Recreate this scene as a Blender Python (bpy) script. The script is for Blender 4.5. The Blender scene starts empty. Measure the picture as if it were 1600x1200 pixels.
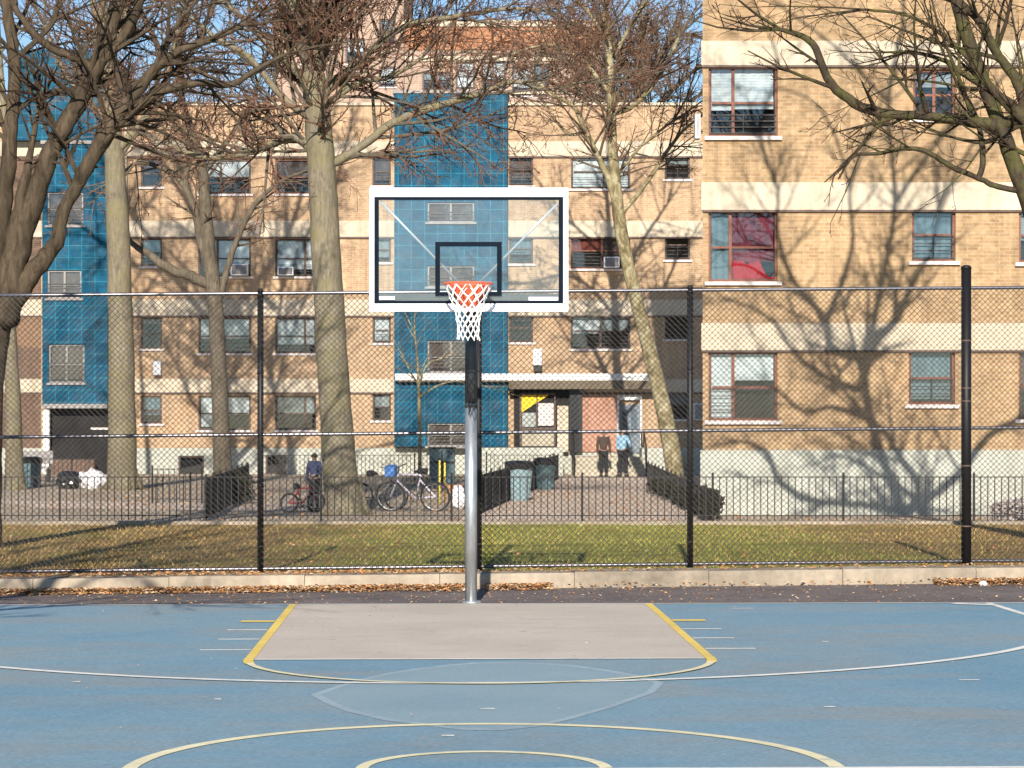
import bpy, bmesh, math, random
from mathutils import Vector, Matrix
R = math.radians
F = 3785.0; HC = 1.9; HY = 656.0
scene = bpy.context.scene
COL = scene.collection
def X(px, Y): return (px-800.0)*Y/F
def Z(py, Y): return HC+(HY-py)*Y/F
def at(px, py, Y): return Vector((X(px, Y), Y, Z(py, Y)))
rng = random.Random(7)

# ------------------------------------------------------------------ materials
def lin(c):
    return tuple(((v/255/12.92) if v/255 <= .04045 else ((v/255+.055)/1.055)**2.4) for v in c)
class NT:
    def __init__(s, name):
        s.m = bpy.data.materials.new(name); s.m.use_nodes = True
        s.t = s.m.node_tree; s.b = s.t.nodes['Principled BSDF']
        s.out = s.t.nodes['Material Output']
    def n(s, typ, **kw):
        nd = s.t.nodes.new(typ)
        for k, v in kw.items():
            if hasattr(nd, k) and k not in nd.inputs: setattr(nd, k, v)
            else: nd.inputs[k].default_value = v
        return nd
    def l(s, a, b): s.t.links.new(a, b)
    def coord(s, scale=(1,1,1), kind='Object', rot=(0,0,0)):
        tc = s.n('ShaderNodeTexCoord'); mp = s.n('ShaderNodeMapping')
        mp.inputs['Scale'].default_value = scale; mp.inputs['Rotation'].default_value = rot
        s.l(tc.outputs[kind], mp.inputs['Vector']); return mp.outputs['Vector']
    def noise(s, vec, scale, detail=4, rough=.6, dist=0):
        nd = s.n('ShaderNodeTexNoise'); s.l(vec, nd.inputs['Vector'])
        nd.inputs['Scale'].default_value = scale; nd.inputs['Detail'].default_value = detail
        nd.inputs['Roughness'].default_value = rough; nd.inputs['Distortion'].default_value = dist
        return nd.outputs['Fac']
    def ramp(s, fac, stops):
        nd = s.n('ShaderNodeValToRGB'); s.l(fac, nd.inputs['Fac'])
        e = nd.color_ramp.elements
        while len(e) < len(stops): e.new(.5)
        for i, (p, c) in enumerate(stops):
            e[i].position = p; e[i].color = (c[0], c[1], c[2], 1) if not isinstance(c, (int, float)) else (c, c, c, 1)
        return nd.outputs['Color']
    def mix(s, fac, a, b, mode='MIX'):
        nd = s.n('ShaderNodeMixRGB'); nd.blend_type = mode
        for sock, v in ((nd.inputs[0], fac), (nd.inputs[1], a), (nd.inputs[2], b)):
            if hasattr(v, 'is_linked') or hasattr(v, 'links'): s.l(v, sock)
            elif isinstance(v, (int, float)): sock.default_value = v
            else: sock.default_value = (v[0], v[1], v[2], 1)
        return nd.outputs[0]
    def bump(s, h, strength=.3, dist=.01):
        nd = s.n('ShaderNodeBump'); nd.inputs['Strength'].default_value = strength
        nd.inputs['Distance'].default_value = dist; s.l(h, nd.inputs['Height'])
        s.l(nd.outputs['Normal'], s.b.inputs['Normal'])
    def fin(s, col, rough=.8, metal=0, spec=.3):
        if hasattr(col, 'links'): s.l(col, s.b.inputs['Base Color'])
        else: s.b.inputs['Base Color'].default_value = (col[0], col[1], col[2], 1)
        s.b.inputs['Roughness'].default_value = rough; s.b.inputs['Metallic'].default_value = metal
        s.b.inputs['Specular IOR Level'].default_value = spec
        return s.m
def sc(c, k): return tuple(v*k for v in c)

def plain(name, c, rough=.7, metal=0, var=.25, scale=6, spec=.3, bump=0):
    m = NT(name); v = m.coord()
    f = m.noise(v, scale, 5, .65)
    col = m.ramp(f, [(.25, sc(c, 1-var)), (.75, sc(c, 1+var))])
    if bump: m.bump(f, bump, .01)
    return m.fin(col, rough, metal, spec)

def brick(name, c1, c2, mortar, bw=.21, bh=.07, bias=0):
    m = NT(name)
    tc = m.n('ShaderNodeTexCoord'); sx = m.n('ShaderNodeSeparateXYZ'); m.l(tc.outputs['Object'], sx.inputs[0])
    add = m.n('ShaderNodeMath', operation='ADD'); m.l(sx.outputs[0], add.inputs[0]); m.l(sx.outputs[1], add.inputs[1])
    cb = m.n('ShaderNodeCombineXYZ'); m.l(add.outputs[0], cb.inputs[0]); m.l(sx.outputs[2], cb.inputs[1])
    br = m.n('ShaderNodeTexBrick'); m.l(cb.outputs[0], br.inputs['Vector'])
    br.inputs['Scale'].default_value = 1; br.inputs['Brick Width'].default_value = bw
    br.inputs['Row Height'].default_value = bh; br.inputs['Mortar Size'].default_value = .009
    br.inputs['Mortar Smooth'].default_value = .2; br.inputs['Bias'].default_value = bias
    br.inputs['Color1'].default_value = (*c1, 1); br.inputs['Color2'].default_value = (*c2, 1)
    br.inputs['Mortar'].default_value = (*mortar, 1)
    big = m.noise(cb.outputs[0], .55, 5, .65)
    fine = m.noise(cb.outputs[0], 9, 3, .7)
    col = m.mix(1, br.outputs['Color'], m.ramp(big, [(.3, .74), (.7, 1.1)]), 'MULTIPLY')
    col = m.mix(1, col, m.ramp(fine, [(.3, .8), (.7, 1.12)]), 'MULTIPLY')
    # rain streak weathering
    st = m.n('ShaderNodeMapping'); m.l(cb.outputs[0], st.inputs['Vector']); st.inputs['Scale'].default_value = (2.2, .12, 1)
    sf = m.noise(st.outputs['Vector'], 2, 4, .6)
    col = m.mix(1, col, m.ramp(sf, [(.35, .80), (.6, 1.05)]), 'MULTIPLY'); pn = m.noise(cb.outputs[0], .28, 2, .4); col = m.mix(m.ramp(pn, [(.60, 0), (.62, .28)]), col, (.42,.25,.13))
    m.bump(br.outputs['Fac'], -.4, .01)
    return m.fin(col, .9)

M = {}
M['brick_tan'] = brick('tan_brick', (.51,.335,.18), (.38,.235,.12), (.46,.35,.23))
M['brick_tan2'] = brick('tan_brick_far', (.56,.37,.22), (.42,.265,.15), (.52,.40,.28))
M['brick_back'] = brick('pink_brick', (.47,.32,.235), (.38,.25,.18), (.5,.42,.36), .3, .1)
M['brick_orange'] = brick('orange_brick', (.48,.2,.09), (.38,.15,.07), (.46,.32,.22), .3, .1)
M['brick_dark'] = brick('brown_shaded_brick', (.2,.12,.085), (.15,.09,.06), (.2,.15,.12))  # brown brick; on the far left facade its dark tone is painted shade
M['brick_red'] = brick('red_brick', (.55,.27,.17), (.45,.2,.12), (.5,.36,.3))
def concrete(name, c, var=.14):
    m = NT(name); v = m.coord()
    a = m.noise(v, .9, 6, .7); b = m.noise(v, 14, 4, .7)
    sm = m.n('ShaderNodeMapping'); m.l(v, sm.inputs['Vector']); sm.inputs['Scale'].default_value = (1.5, 1.5, .25)
    st = m.noise(sm.outputs['Vector'], 3, 4, .6)
    col = m.ramp(a, [(.3, sc(c, 1-var*1.6)), (.65, sc(c, 1+var*.6))])
    col = m.mix(1, col, m.ramp(b, [(.3, .86), (.7, 1.08)]), 'MULTIPLY')
    col = m.mix(1, col, m.ramp(st, [(.35, .84), (.6, 1.03)]), 'MULTIPLY')
    m.bump(b, .3, .01); return m.fin(col, .88)
M['band'] = concrete('cream_concrete', (.62,.52,.39), .13)
M['base_conc'] = concrete('pale_concrete', (.50,.50,.43), .12)
M['kerb'] = concrete('kerb_concrete', (.40,.33,.25), .3)
M['step'] = concrete('step_concrete', (.48,.42,.32))
M['path'] = concrete('path_concrete', (.70,.55,.43), .16)
M['room'] = plain('dark_room', (.022,.02,.02), .9)
M['frame_red'] = plain('oxide_red_frame', (.21,.085,.055), .6)
M['frame_br'] = plain('bronze_frame', (.11,.07,.055), .5)
M['frame_gr'] = plain('grey_frame', (.27,.25,.24), .5)
M['sill_w'] = plain('pale_sill', (.68,.61,.58), .7)
M['dark_metal'] = plain('black_railing_paint', (.022,.02,.02), .5, 0, .4, 20)
M['guard'] = plain('window_guard_metal', (.07,.06,.055), .5)

def blindm(name, c, vert=False):
    m = NT(name); v = m.coord()
    w = m.n('ShaderNodeTexWave'); m.l(v, w.inputs['Vector']); w.bands_direction = 'X' if vert else 'Z'
    w.inputs['Scale'].default_value = 2.2 if vert else 5.5; w.inputs['Distortion'].default_value = .9
    a = m.noise(v, 3, 3)
    col = m.mix(1, m.ramp(w.outputs['Fac'], [(0, sc(c, .8)), (.6, c)]), m.ramp(a, [(.3, .75), (.7, 1.1)]), 'MULTIPLY')
    return m.fin(col, .8)
M['bl_white'] = blindm('white_blind', (.8,.8,.76))
M['bl_grey'] = blindm('grey_blind', (.36,.38,.36))
M['bl_teal'] = blindm('blue_grey_curtain', (.17,.24,.26), True)
M['bl_brown'] = blindm('brown_blind', (.17,.12,.1))
M['bl_red'] = blindm('red_curtain', (.22,.035,.055), True)
M['bl_redbright'] = plain('bright_red_cloth', (.45,.01,.02), .7)
M['bl_maroon'] = blindm('maroon_curtain', (.25,.055,.04), True)

def glassm(name, gl=.12, tint=(.9,.93,.95), rough=.02, milk=None):
    m = NT(name); t = m.t
    tr = m.n('ShaderNodeBsdfTransparent'); tr.inputs['Color'].default_value = (*tint, 1)
    g = m.n('ShaderNodeBsdfGlossy'); g.inputs['Roughness'].default_value = rough
    lw = m.n('ShaderNodeLayerWeight'); lw.inputs['Blend'].default_value = .25
    mr = m.n('ShaderNodeMapRange'); m.l(lw.outputs['Fresnel'], mr.inputs['Value'])
    mr.inputs['To Min'].default_value = gl; mr.inputs['To Max'].default_value = .9
    mx = m.n('ShaderNodeMixShader'); m.l(mr.outputs[0], mx.inputs[0]); m.l(tr.outputs[0], mx.inputs[1]); m.l(g.outputs[0], mx.inputs[2])
    last = mx.outputs[0]
    if milk:
        d = m.n('ShaderNodeBsdfDiffuse'); d.inputs['Color'].default_value = (.8,.85,.88,1)
        v = m.coord(); nz = m.noise(v, 3, 5, .7)
        rr = m.n('ShaderNodeMapRange'); m.l(nz, rr.inputs['Value']); rr.inputs['To Min'].default_value = milk*.4; rr.inputs['To Max'].default_value = milk*1.6
        mx2 = m.n('ShaderNodeMixShader'); m.l(rr.outputs[0], mx2.inputs[0]); m.l(last, mx2.inputs[1]); m.l(d.outputs[0], mx2.inputs[2]); last = mx2.outputs[0]
    m.l(last, m.out.inputs['Surface']); t.nodes.remove(m.b); return m.m
M['glass'] = glassm('window_glass', .06)
M['bb_glass'] = glassm('backboard_glass', .03, (.95,.975,.98), .03, .03)

# blue tiled stair tower
def tilem():
    m = NT('blue_glazed_tile')
    tc = m.n('ShaderNodeTexCoord'); sx = m.n('ShaderNodeSeparateXYZ'); m.l(tc.outputs['Object'], sx.inputs[0])
    add = m.n('ShaderNodeMath', operation='ADD'); m.l(sx.outputs[0], add.inputs[0]); m.l(sx.outputs[1], add.inputs[1])
    cb = m.n('ShaderNodeCombineXYZ'); m.l(add.outputs[0], cb.inputs[0]); m.l(sx.outputs[2], cb.inputs[1])
    br = m.n('ShaderNodeTexBrick'); m.l(cb.outputs[0], br.inputs['Vector']); br.offset = 0
    for k, v in (('Scale', 1), ('Brick Width', .46), ('Row Height', .42), ('Mortar Size', .014), ('Mortar Smooth', .3)): br.inputs[k].default_value = v
    br.inputs['Color1'].default_value = (.004,.062,.118,1); br.inputs['Color2'].default_value = (.008,.09,.158,1); br.inputs['Mortar'].default_value = (.03,.17,.24,1)
    a = m.noise(cb.outputs[0], 1.3, 5, .7); b = m.noise(cb.outputs[0], 12, 3, .7)
    col = m.mix(1, br.outputs['Color'], m.ramp(a, [(.3, .55), (.7, 1.35)]), 'MULTIPLY'); g2 = m.noise(cb.outputs[0], 2.7, 6, .75); col = m.mix(m.ramp(g2, [(.48, 0), (.68, .45)]), col, (.075,.115,.15))
    col = m.mix(1, col, m.ramp(b, [(.3, .8), (.7, 1.2)]), 'MULTIPLY')
    return m.fin(col, .45, 0, .06)
M['tile'] = tilem()

def bark(name, c1, c2, scale=5, moss=None):
    m = NT(name); v = m.coord((1, 1, .22))
    a = m.noise(v, scale*2.4, 6, .72, .6); v2 = m.coord(); b = m.noise(v2, 1.4, 4, .6)
    col = m.ramp(a, [(.28, c1), (.5, sc([(p+q)/2 for p, q in zip(c1, c2)], 1)), (.72, c2)])
    col = m.mix(1, col, m.ramp(b, [(.3, .75), (.7, 1.2)]), 'MULTIPLY')
    if moss:
        mo = m.noise(v2, 2.1, 5, .7)
        col = m.mix(m.ramp(mo, [(.45, 0), (.65, .7)]), col, moss)
    m.bump(a, .7, .03); return m.fin(col, .92, 0, .15)
M['bark_near'] = bark('brown_grey_bark', (.022,.016,.011), (.135,.10,.065), 5)
M['bark_pale'] = bark('pale_olive_bark', (.10,.085,.06), (.30,.255,.185), 7, (.21,.185,.09))
M['bark_grey'] = bark('grey_bark', (.05,.04,.03), (.20,.165,.12), 6)
M['bark_dark'] = bark('dark_mossy_bark', (.022,.016,.012), (.10,.075,.05), 5, (.11,.115,.03))
def sycam():
    m = NT('mottled_sycamore_bark'); v = m.coord((1,1,.6))
    vo = m.n('ShaderNodeTexVoronoi'); m.l(v, vo.inputs['Vector']); vo.inputs['Scale'].default_value = 5
    a = m.noise(v, 4, 5, .7, .8)
    col = m.ramp(a, [(.36, (.12,.095,.05)), (.5, (.24,.20,.11)), (.66, (.44,.39,.26))])
    m.bump(a, .3, .02); return m.fin(col, .88, 0, .15)
M['bark_syc'] = sycam()
M['twig'] = plain('brown_twig', (.15,.082,.055), .85, 0, .45, 3, .15)
M['twig_pale'] = plain('tan_twig', (.17,.115,.08), .85, 0, .4, 3, .15)
M['twig_dark'] = plain('dark_twig', (.05,.032,.022), .85, 0, .4, 3, .15)

def courtm():
    m = NT('worn_blue_court_paint'); v = m.coord()
    a = m.noise(v, .42, 6, .62, .5); st = m.coord((.3, .75, 1)); b = m.noise(st, 1.0, 6, .7, .6)
    c = m.noise(v, 26, 3, .8); d = m.noise(v, 5, 5, .75)
    col = m.ramp(a, [(.30, (.155,.29,.38)), (.5, (.20,.32,.395)), (.72, (.25,.33,.36))])
    col = m.mix(m.ramp(b, [(.46, 0), (.70, .8)]), col, (.30,.30,.28))
    col = m.mix(1, col, m.ramp(d, [(.3, .92), (.7, 1.07)]), 'MULTIPLY')
    col = m.mix(1, col, m.ramp(c, [(.3, .80), (.7, 1.18)]), 'MULTIPLY')
    sp = m.noise(v, 11, 2, .5)
    col = m.mix(m.ramp(sp, [(.765, 0), (.79, .7)]), col, (.5,.55,.6))
    dk = m.noise(v, 7, 2, .5); col = m.mix(m.ramp(dk, [(.75, 0), (.8, .5)]), col, (.08,.08,.09))
    m.bump(c, .25, .004)
    return m.fin(col, .78, 0, .25)
M['court'] = courtm()
def lens():
    m = NT('faded_blue_paint'); v = m.coord(); a = m.noise(v, 1.2, 5, .6); c = m.noise(v, 26, 3, .8)
    col = m.mix(1, m.ramp(a, [(.3, (.235,.335,.385)), (.7, (.285,.375,.415))]), m.ramp(c, [(.3, .88), (.7, 1.1)]), 'MULTIPLY')
    m.bump(c, .25, .004); return m.fin(col, .78, 0, .25)
M['lens'] = lens()
def keym():
    m = NT('beige_key_paint'); v = m.coord(); a = m.noise(v, .8, 6, .65, .3); c = m.noise(v, 22, 3, .8); s = m.noise(m.coord((.4, 2, 1)), 2.2, 5, .7)
    col = m.ramp(a, [(.3, (.50,.43,.36)), (.7, (.60,.52,.44))])
    col = m.mix(1, col, m.ramp(c, [(.3, .9), (.7, 1.08)]), 'MULTIPLY')
    col = m.mix(m.ramp(s, [(.56, 0), (.72, .45)]), col, (.3,.27,.25)); k2 = m.noise(v, 6, 2, .5); col = m.mix(m.ramp(k2, [(.70, 0), (.76, .6)]), col, (.2,.18,.17))
    m.bump(c, .2, .004); return m.fin(col, .8, 0, .2)
M['key'] = keym()
def paint(name, c, wear=.5, under=(.13,.26,.36)):
    m = NT(name); v = m.coord(); a = m.noise(v, 7, 5, .75); b = m.noise(v, 1.1, 3)
    col = m.mix(m.ramp(a, [(.50, 0), (.66, wear)]), c, under)
    col = m.mix(1, col, m.ramp(b, [(.3, .85), (.7, 1.08)]), 'MULTIPLY')
    return m.fin(col, .7)
M['l_yel'] = paint('yellow_line_paint', (.86,.61,.14), .3)
M['l_pale'] = paint('pale_yellow_line_paint', (.88,.78,.50), .35)
M['l_white'] = paint('white_line_paint', (.86,.83,.76), .35)
M['l_faint'] = paint('faint_line_paint', (.34,.43,.47), .95, (.24,.34,.39))
def asphaltm():
    m = NT('old_asphalt'); v = m.coord(); a = m.noise(v, 1.2, 6, .7); c = m.noise(v, 40, 2, .8); sp = m.noise(v, 9, 2, .6)
    col = m.ramp(a, [(.3, (.115,.095,.09)), (.7, (.20,.165,.155))])
    col = m.mix(1, col, m.ramp(c, [(.3, .7), (.7, 1.25)]), 'MULTIPLY')
    col = m.mix(m.ramp(sp, [(.66, 0), (.72, .6)]), col, (.36,.29,.23))
    m.bump(c, .5, .006); return m.fin(col, .9)
M['asphalt'] = asphaltm()
def grassground():
    m = NT('patchy_lawn'); v = m.coord(); a = m.noise(v, .5, 6, .7, .6); c = m.noise(v, 9, 5, .8); st = m.noise(m.coord((.5, 1.6, 1)), 1.3, 5, .7)
    tc = m.n('ShaderNodeTexCoord'); sx = m.n('ShaderNodeSeparateXYZ'); m.l(tc.outputs['Object'], sx.inputs[0])
    r = m.n('ShaderNodeMapRange'); m.l(sx.outputs[0], r.inputs['Value']); r.inputs['From Min'].default_value = -3.6; r.inputs['From Max'].default_value = -1.0
    r2 = m.n('ShaderNodeMapRange'); m.l(sx.outputs[0], r2.inputs['Value']); r2.inputs['From Min'].default_value = 5.8; r2.inputs['From Max'].default_value = 3.2
    mu = m.n('ShaderNodeMath', operation='MULTIPLY'); m.l(r.outputs[0], mu.inputs[0]); m.l(r2.outputs[0], mu.inputs[1])
    g = m.n('ShaderNodeMath', operation='MULTIPLY_ADD'); m.l(mu.outputs[0], g.inputs[0]); g.inputs[1].default_value = .30; m.l(a, g.inputs[2])
    brown = m.ramp(c, [(.3, (.13,.075,.035)), (.55, (.36,.225,.10)), (.75, (.54,.38,.19))])
    green = m.ramp(c, [(.3, (.14,.13,.025)), (.55, (.35,.34,.08)), (.8, (.46,.42,.14))])
    col = m.mix(m.ramp(g.outputs[0], [(.5, .12), (.72, .9)]), brown, green)
    col = m.mix(1, col, m.ramp(st, [(.3, .7), (.62, 1.08)]), 'MULTIPLY')
    m.bump(c, .8, .04); return m.fin(col, .95, 0, .1)
M['lawn'] = grassground()
M['dirt'] = NT('bare_earth')
def dirtm():
    m = M['dirt']; v = m.coord(); a = m.noise(v, .7, 6, .7); c = m.noise(v, 8, 5, .8)
    col = m.ramp(a, [(.3, (.36,.28,.20)), (.7, (.60,.48,.35))]); col = m.mix(1, col, m.ramp(c, [(.3, .65), (.7, 1.2)]), 'MULTIPLY')
    m.bump(c, .7, .03); return m.fin(col, .95)
M['dirt'] = dirtm()
M['soil_far'] = plain('far_ground', (.2,.17,.13), .95)
M['blade_g'] = plain('green_grass_blade', (.31,.31,.07), .8, 0, .4, 2)
M['blade_s'] = plain('straw_grass_blade', (.42,.28,.10), .85, 0, .4, 2)
M['blade_b'] = plain('brown_grass_blade', (.2,.14,.07), .9, 0, .4, 2)
M['leaf_o'] = plain('orange_dry_leaf', (.50,.24,.09), .85, 0, .4, 5)
M['leaf_t'] = plain('tan_dry_leaf', (.58,.42,.26), .85, 0, .35, 5)
M['leaf_b'] = plain('brown_dry_leaf', (.2,.11,.06), .85, 0, .35, 5)
def galv():
    m = NT('galvanised_steel'); v = m.coord((1,1,.25)); a = m.noise(v, 14, 5, .7); b = m.noise(m.coord(), 3, 4)
    col = m.mix(1, m.ramp(a, [(.3, (.33,.35,.36)), (.7, (.64,.66,.67))]), m.ramp(b, [(.3, .82), (.7, 1.1)]), 'MULTIPLY')
    m.bump(a, .1, .003); return m.fin(col, .38, .75, .5)
M['galv'] = galv()
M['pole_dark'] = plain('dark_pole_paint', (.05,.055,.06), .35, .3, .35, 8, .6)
M['rod'] = plain('silver_rod', (.72,.76,.8), .3, .5, .12)
M['rail_paint'] = plain('weathered_rail', (.15,.14,.155), .3, .65, .35, 3, .8)
M['post_paint'] = plain('black_vinyl_post', (.010,.009,.010), .5, 0, .35, 8, .3)
M['wire'] = plain('black_vinyl_wire', (.03,.027,.025), .5, 0, .3)
M['bb_white'] = plain('white_board_frame', (.93,.91,.93), .45, 0, .04, 5)
M['bb_black'] = plain('navy_black_board_line', (.008,.013,.022), .8, 0, .2, 6, .05)
M['rim'] = plain('orange_rim_paint', (.78,.13,.055), .4, 0, .15, 20)
M['net'] = plain('white_net_cord', (.85,.83,.8), .8, 0, .12, 20)
M['decal'] = plain('pale_sticker', (.8,.78,.82), .5, 0, .1)
M['binblue'] = plain('blue_grey_plastic', (.22,.31,.34), .5, 0, .15, 5)
M['bindark'] = plain('teal_grey_plastic', (.12,.19,.21), .5, 0, .15, 5)
M['bag_black'] = plain('black_bin_liner', (.015,.015,.017), .3, 0, .3, 5, .6)
M['bag_white'] = plain('white_plastic_bag', (.8,.78,.8), .4, 0, .15, 5)
M['navy'] = plain('navy_cloth', (.035,.045,.10), .85)
M['lightblue'] = plain('pale_blue_cloth', (.25,.42,.55), .85)
M['blackcloth'] = plain('black_cloth', (.017,.017,.02), .85)
M['browncloth'] = plain('dark_brown_cloth', (.07,.045,.035), .85)
M['skin'] = plain('skin', (.32,.18,.12), .6, 0, .1)
M['hair'] = plain('dark_hair', (.02,.014,.01), .6)
M['shoe'] = plain('dark_shoe', (.03,.025,.025), .6)
M['tyre'] = plain('tyre_rubber', (.035,.033,.033), .7)
M['bike_w'] = plain('lilac_white_frame', (.62,.56,.66), .3)
M['bike_r'] = plain('dark_red_frame', (.28,.03,.04), .35)
M['bike_k'] = plain('dark_grey_frame', (.09,.08,.085), .4)
M['blue_bag'] = plain('blue_cloth_bag', (.08,.22,.55), .6)
M['yellow'] = plain('yellow_post_paint', (.78,.6,.08), .5)
M['yellow_sign'] = plain('yellow_banner', (.85,.55,.02), .6, 0, .12)
M['cardboard'] = plain('brown_cardboard', (.36,.19,.10), .85)
M['hedge'] = plain('dark_hedge_leaf', (.03,.028,.018), .7, 0, .5, 12)
M['drybrush'] = plain('pale_dry_brush', (.42,.36,.34), .85, 0, .4, 10)
M['steel_door'] = plain('grey_steel_door', (.17,.20,.23), .45)
M['white_paint'] = plain('white_paint', (.78,.76,.74), .6, 0, .12)
M['fascia'] = concrete('grey_brown_fascia', (.17,.135,.095))
M['ac'] = plain('white_appliance', (.75,.77,.8), .5, 0, .1)

# ------------------------------------------------------------------ object helpers
def props(o, label=None, cat=None, group=None, kind=None):
    if label: o['label'] = label
    if cat: o['category'] = cat
    if group: o['group'] = group
    if kind: o['kind'] = kind
    return o
def thing(name, label, cat, loc=(0,0,0), rz=0, group=None):
    o = bpy.data.objects.new(name, None); COL.objects.link(o); o.location = loc; o.rotation_euler = (0,0,rz)
    return props(o, label, cat, group)
class MB:
    def __init__(s): s.v = []; s.f = []; s.mi = []
    def quad(s, a, b, c, d, mi=0):
        n = len(s.v); s.v += [tuple(a), tuple(b), tuple(c), tuple(d)]; s.f.append((n, n+1, n+2, n+3)); s.mi.append(mi)
    def box(s, x0, x1, y0, y1, z0, z1, mi=0):
        n = len(s.v)
        s.v += [(x0,y0,z0),(x1,y0,z0),(x1,y1,z0),(x0,y1,z0),(x0,y0,z1),(x1,y0,z1),(x1,y1,z1),(x0,y1,z1)]
        for f in ((0,3,2,1),(4,5,6,7),(0,1,5,4),(1,2,6,5),(2,3,7,6),(3,0,4,7)):
            s.f.append(tuple(n+i for i in f)); s.mi.append(mi)
    def tube(s, pts, rad, n=6, mi=0, closed=False, cap=True):
        pts = [Vector(p) for p in pts]; k = len(pts)
        if k < 2: return
        if not hasattr(rad, '__len__'): rad = [rad]*k
        base = len(s.v); nrm = None
        for i, p in enumerate(pts):
            if closed: t = pts[(i+1) % k]-pts[i-1]
            else: t = pts[min(i+1, k-1)]-pts[max(i-1, 0)]
            if t.length < 1e-9: t = Vector((0,0,1))
            t.normalize()
            if nrm is None:
                nrm = t.orthogonal().normalized()
            else:
                nrm = nrm-t*nrm.dot(t)
                if nrm.length < 1e-6: nrm = t.orthogonal()
                nrm.normalize()
            bn = t.cross(nrm); r = rad[i]
            for j in range(n):
                a = 2*math.pi*j/n
                q = p+nrm*(math.cos(a)*r)+bn*(math.sin(a)*r); s.v.append((q.x, q.y, q.z))
        m = k if closed else k-1
        for i in range(m):
            a = base+i*n; b = base+((i+1) % k)*n
            for j in range(n):
                j2 = (j+1) % n; s.f.append((a+j, a+j2, b+j2, b+j)); s.mi.append(mi)
        if cap and not closed and n > 3:
            s.f.append(tuple(base+j for j in reversed(range(n)))); s.mi.append(mi)
            e = base+(k-1)*n; s.f.append(tuple(e+j for j in range(n))); s.mi.append(mi)
    def lathe(s, prof, n=20, c=(0,0), mi=0):
        base = len(s.v); k = len(prof)
        for r, z in prof:
            for j in range(n):
                a = 2*math.pi*j/n; s.v.append((c[0]+r*math.cos(a), c[1]+r*math.sin(a), z))
        for i in range(k-1):
            for j in range(n):
                j2 = (j+1) % n; a = base+i*n; b = a+n
                s.f.append((a+j, a+j2, b+j2, b+j)); s.mi.append(mi)
        s.f.append(tuple(base+j for j in reversed(range(n)))); s.mi.append(mi)
        s.f.append(tuple(base+(k-1)*n+j for j in range(n))); s.mi.append(mi)
    def build(s, name, mats, parent=None, smooth=False, loc=None, bevel=0):
        me = bpy.data.meshes.new(name); me.from_pydata(s.v, [], s.f)
        if not isinstance(mats, (list, tuple)): mats = [mats]
        for m in mats: me.materials.append(m)
        if len(mats) > 1: me.polygons.foreach_set('material_index', s.mi)
        if smooth: me.polygons.foreach_set('use_smooth', [True]*len(s.f))
        me.update()
        o = bpy.data.objects.new(name, me); COL.objects.link(o)
        if parent: o.parent = parent
        if loc: o.location = loc
        if bevel:
            b = o.modifiers.new('bevel', 'BEVEL'); b.width = bevel; b.segments = 2; b.limit_method = 'ANGLE'
        return o
def smooth_path(P, sub=5, jit=0, rg=rng):
    """P: list of (Vector, radius); Catmull-Rom resample"""
    out = []
    n = len(P)
    for i in range(n-1):
        p0, p1, p2, p3 = P[max(i-1,0)], P[i], P[i+1], P[min(i+2,n-1)]
        for k in range(sub):
            t = k/sub; t2 = t*t; t3 = t2*t
            v = .5*((2*p1[0])+(p2[0]-p0[0])*t+(2*p0[0]-5*p1[0]+4*p2[0]-p3[0])*t2+(3*p1[0]-p0[0]-3*p2[0]+p3[0])*t3)
            r = p1[1]+(p2[1]-p1[1])*t
            if jit and (i or k): v = v+Vector((rg.uniform(-1,1), rg.uniform(-1,1), rg.uniform(-1,1)))*jit*r
            out.append((v, r*(1+(rg.uniform(-.3,.3)*min(jit,.2) if jit else 0))))
    out.append(P[-1]); return out

# ------------------------------------------------------------------ trees
NSEG = [0]
def rdir(d, ang, rg):
    o = d.orthogonal().normalized(); o.rotate(Matrix.Rotation(rg.uniform(0, 2*math.pi), 3, d))
    return (d*math.cos(ang)+o*math.sin(ang)).normalized()
def grow(mb, p, d, L, r, lvl, rg, P):
    step = (.42, .26, .17, .14)[lvl]; n = max(2, int(L/step)); st = L/n
    pts = [p.copy()]; rad = [r]; d = d.copy(); w = P['wander']*(1+.2*lvl); up = P['up'] if lvl < 2 else P['up2']
    bend = Vector((rg.uniform(-1,1), rg.uniform(-1,1), rg.uniform(-1,1)))*.05
    for i in range(n):
        d = d+Vector((rg.uniform(-1,1), rg.uniform(-1,1), rg.uniform(-1,1)))*w+bend; d.z += up; d.normalize()
        p = p+d*st; pts.append(p.copy()); rad.append(max(P['rmin'], r*(1-.72*(i+1)/n)))
    mb.tube(pts, rad, (6,4,3,3)[lvl], 0 if lvl < 1 else 1, cap=False); NSEG[0] += n
    if lvl < P['lv']:
        nc = L*P['dens'][lvl]; nc = int(nc)+(1 if rg.random() < nc-int(nc) else 0)
        for _ in range(nc):
            t = rg.uniform(.12, 1.0); i = min(n-1, int(t*n)); q = pts[i].lerp(pts[i+1], t*n-i)
            dd = (pts[i+1]-pts[i]).normalized()
            grow(mb, q, rdir(dd, R(rg.uniform(25, 62)), rg), L*P['ratio'][lvl]*rg.uniform(.5, 1.15)*(1.15-.5*t), max(P['rmin'], rad[i]*rg.uniform(.5,.75)), lvl+1, rg, P)
BASE = dict(wander=.13, up=.03, up2=.0, rmin=.0042, lv=2, dens=(2.6, 4.6, 4), ratio=(.5,.42,.5))
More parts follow.
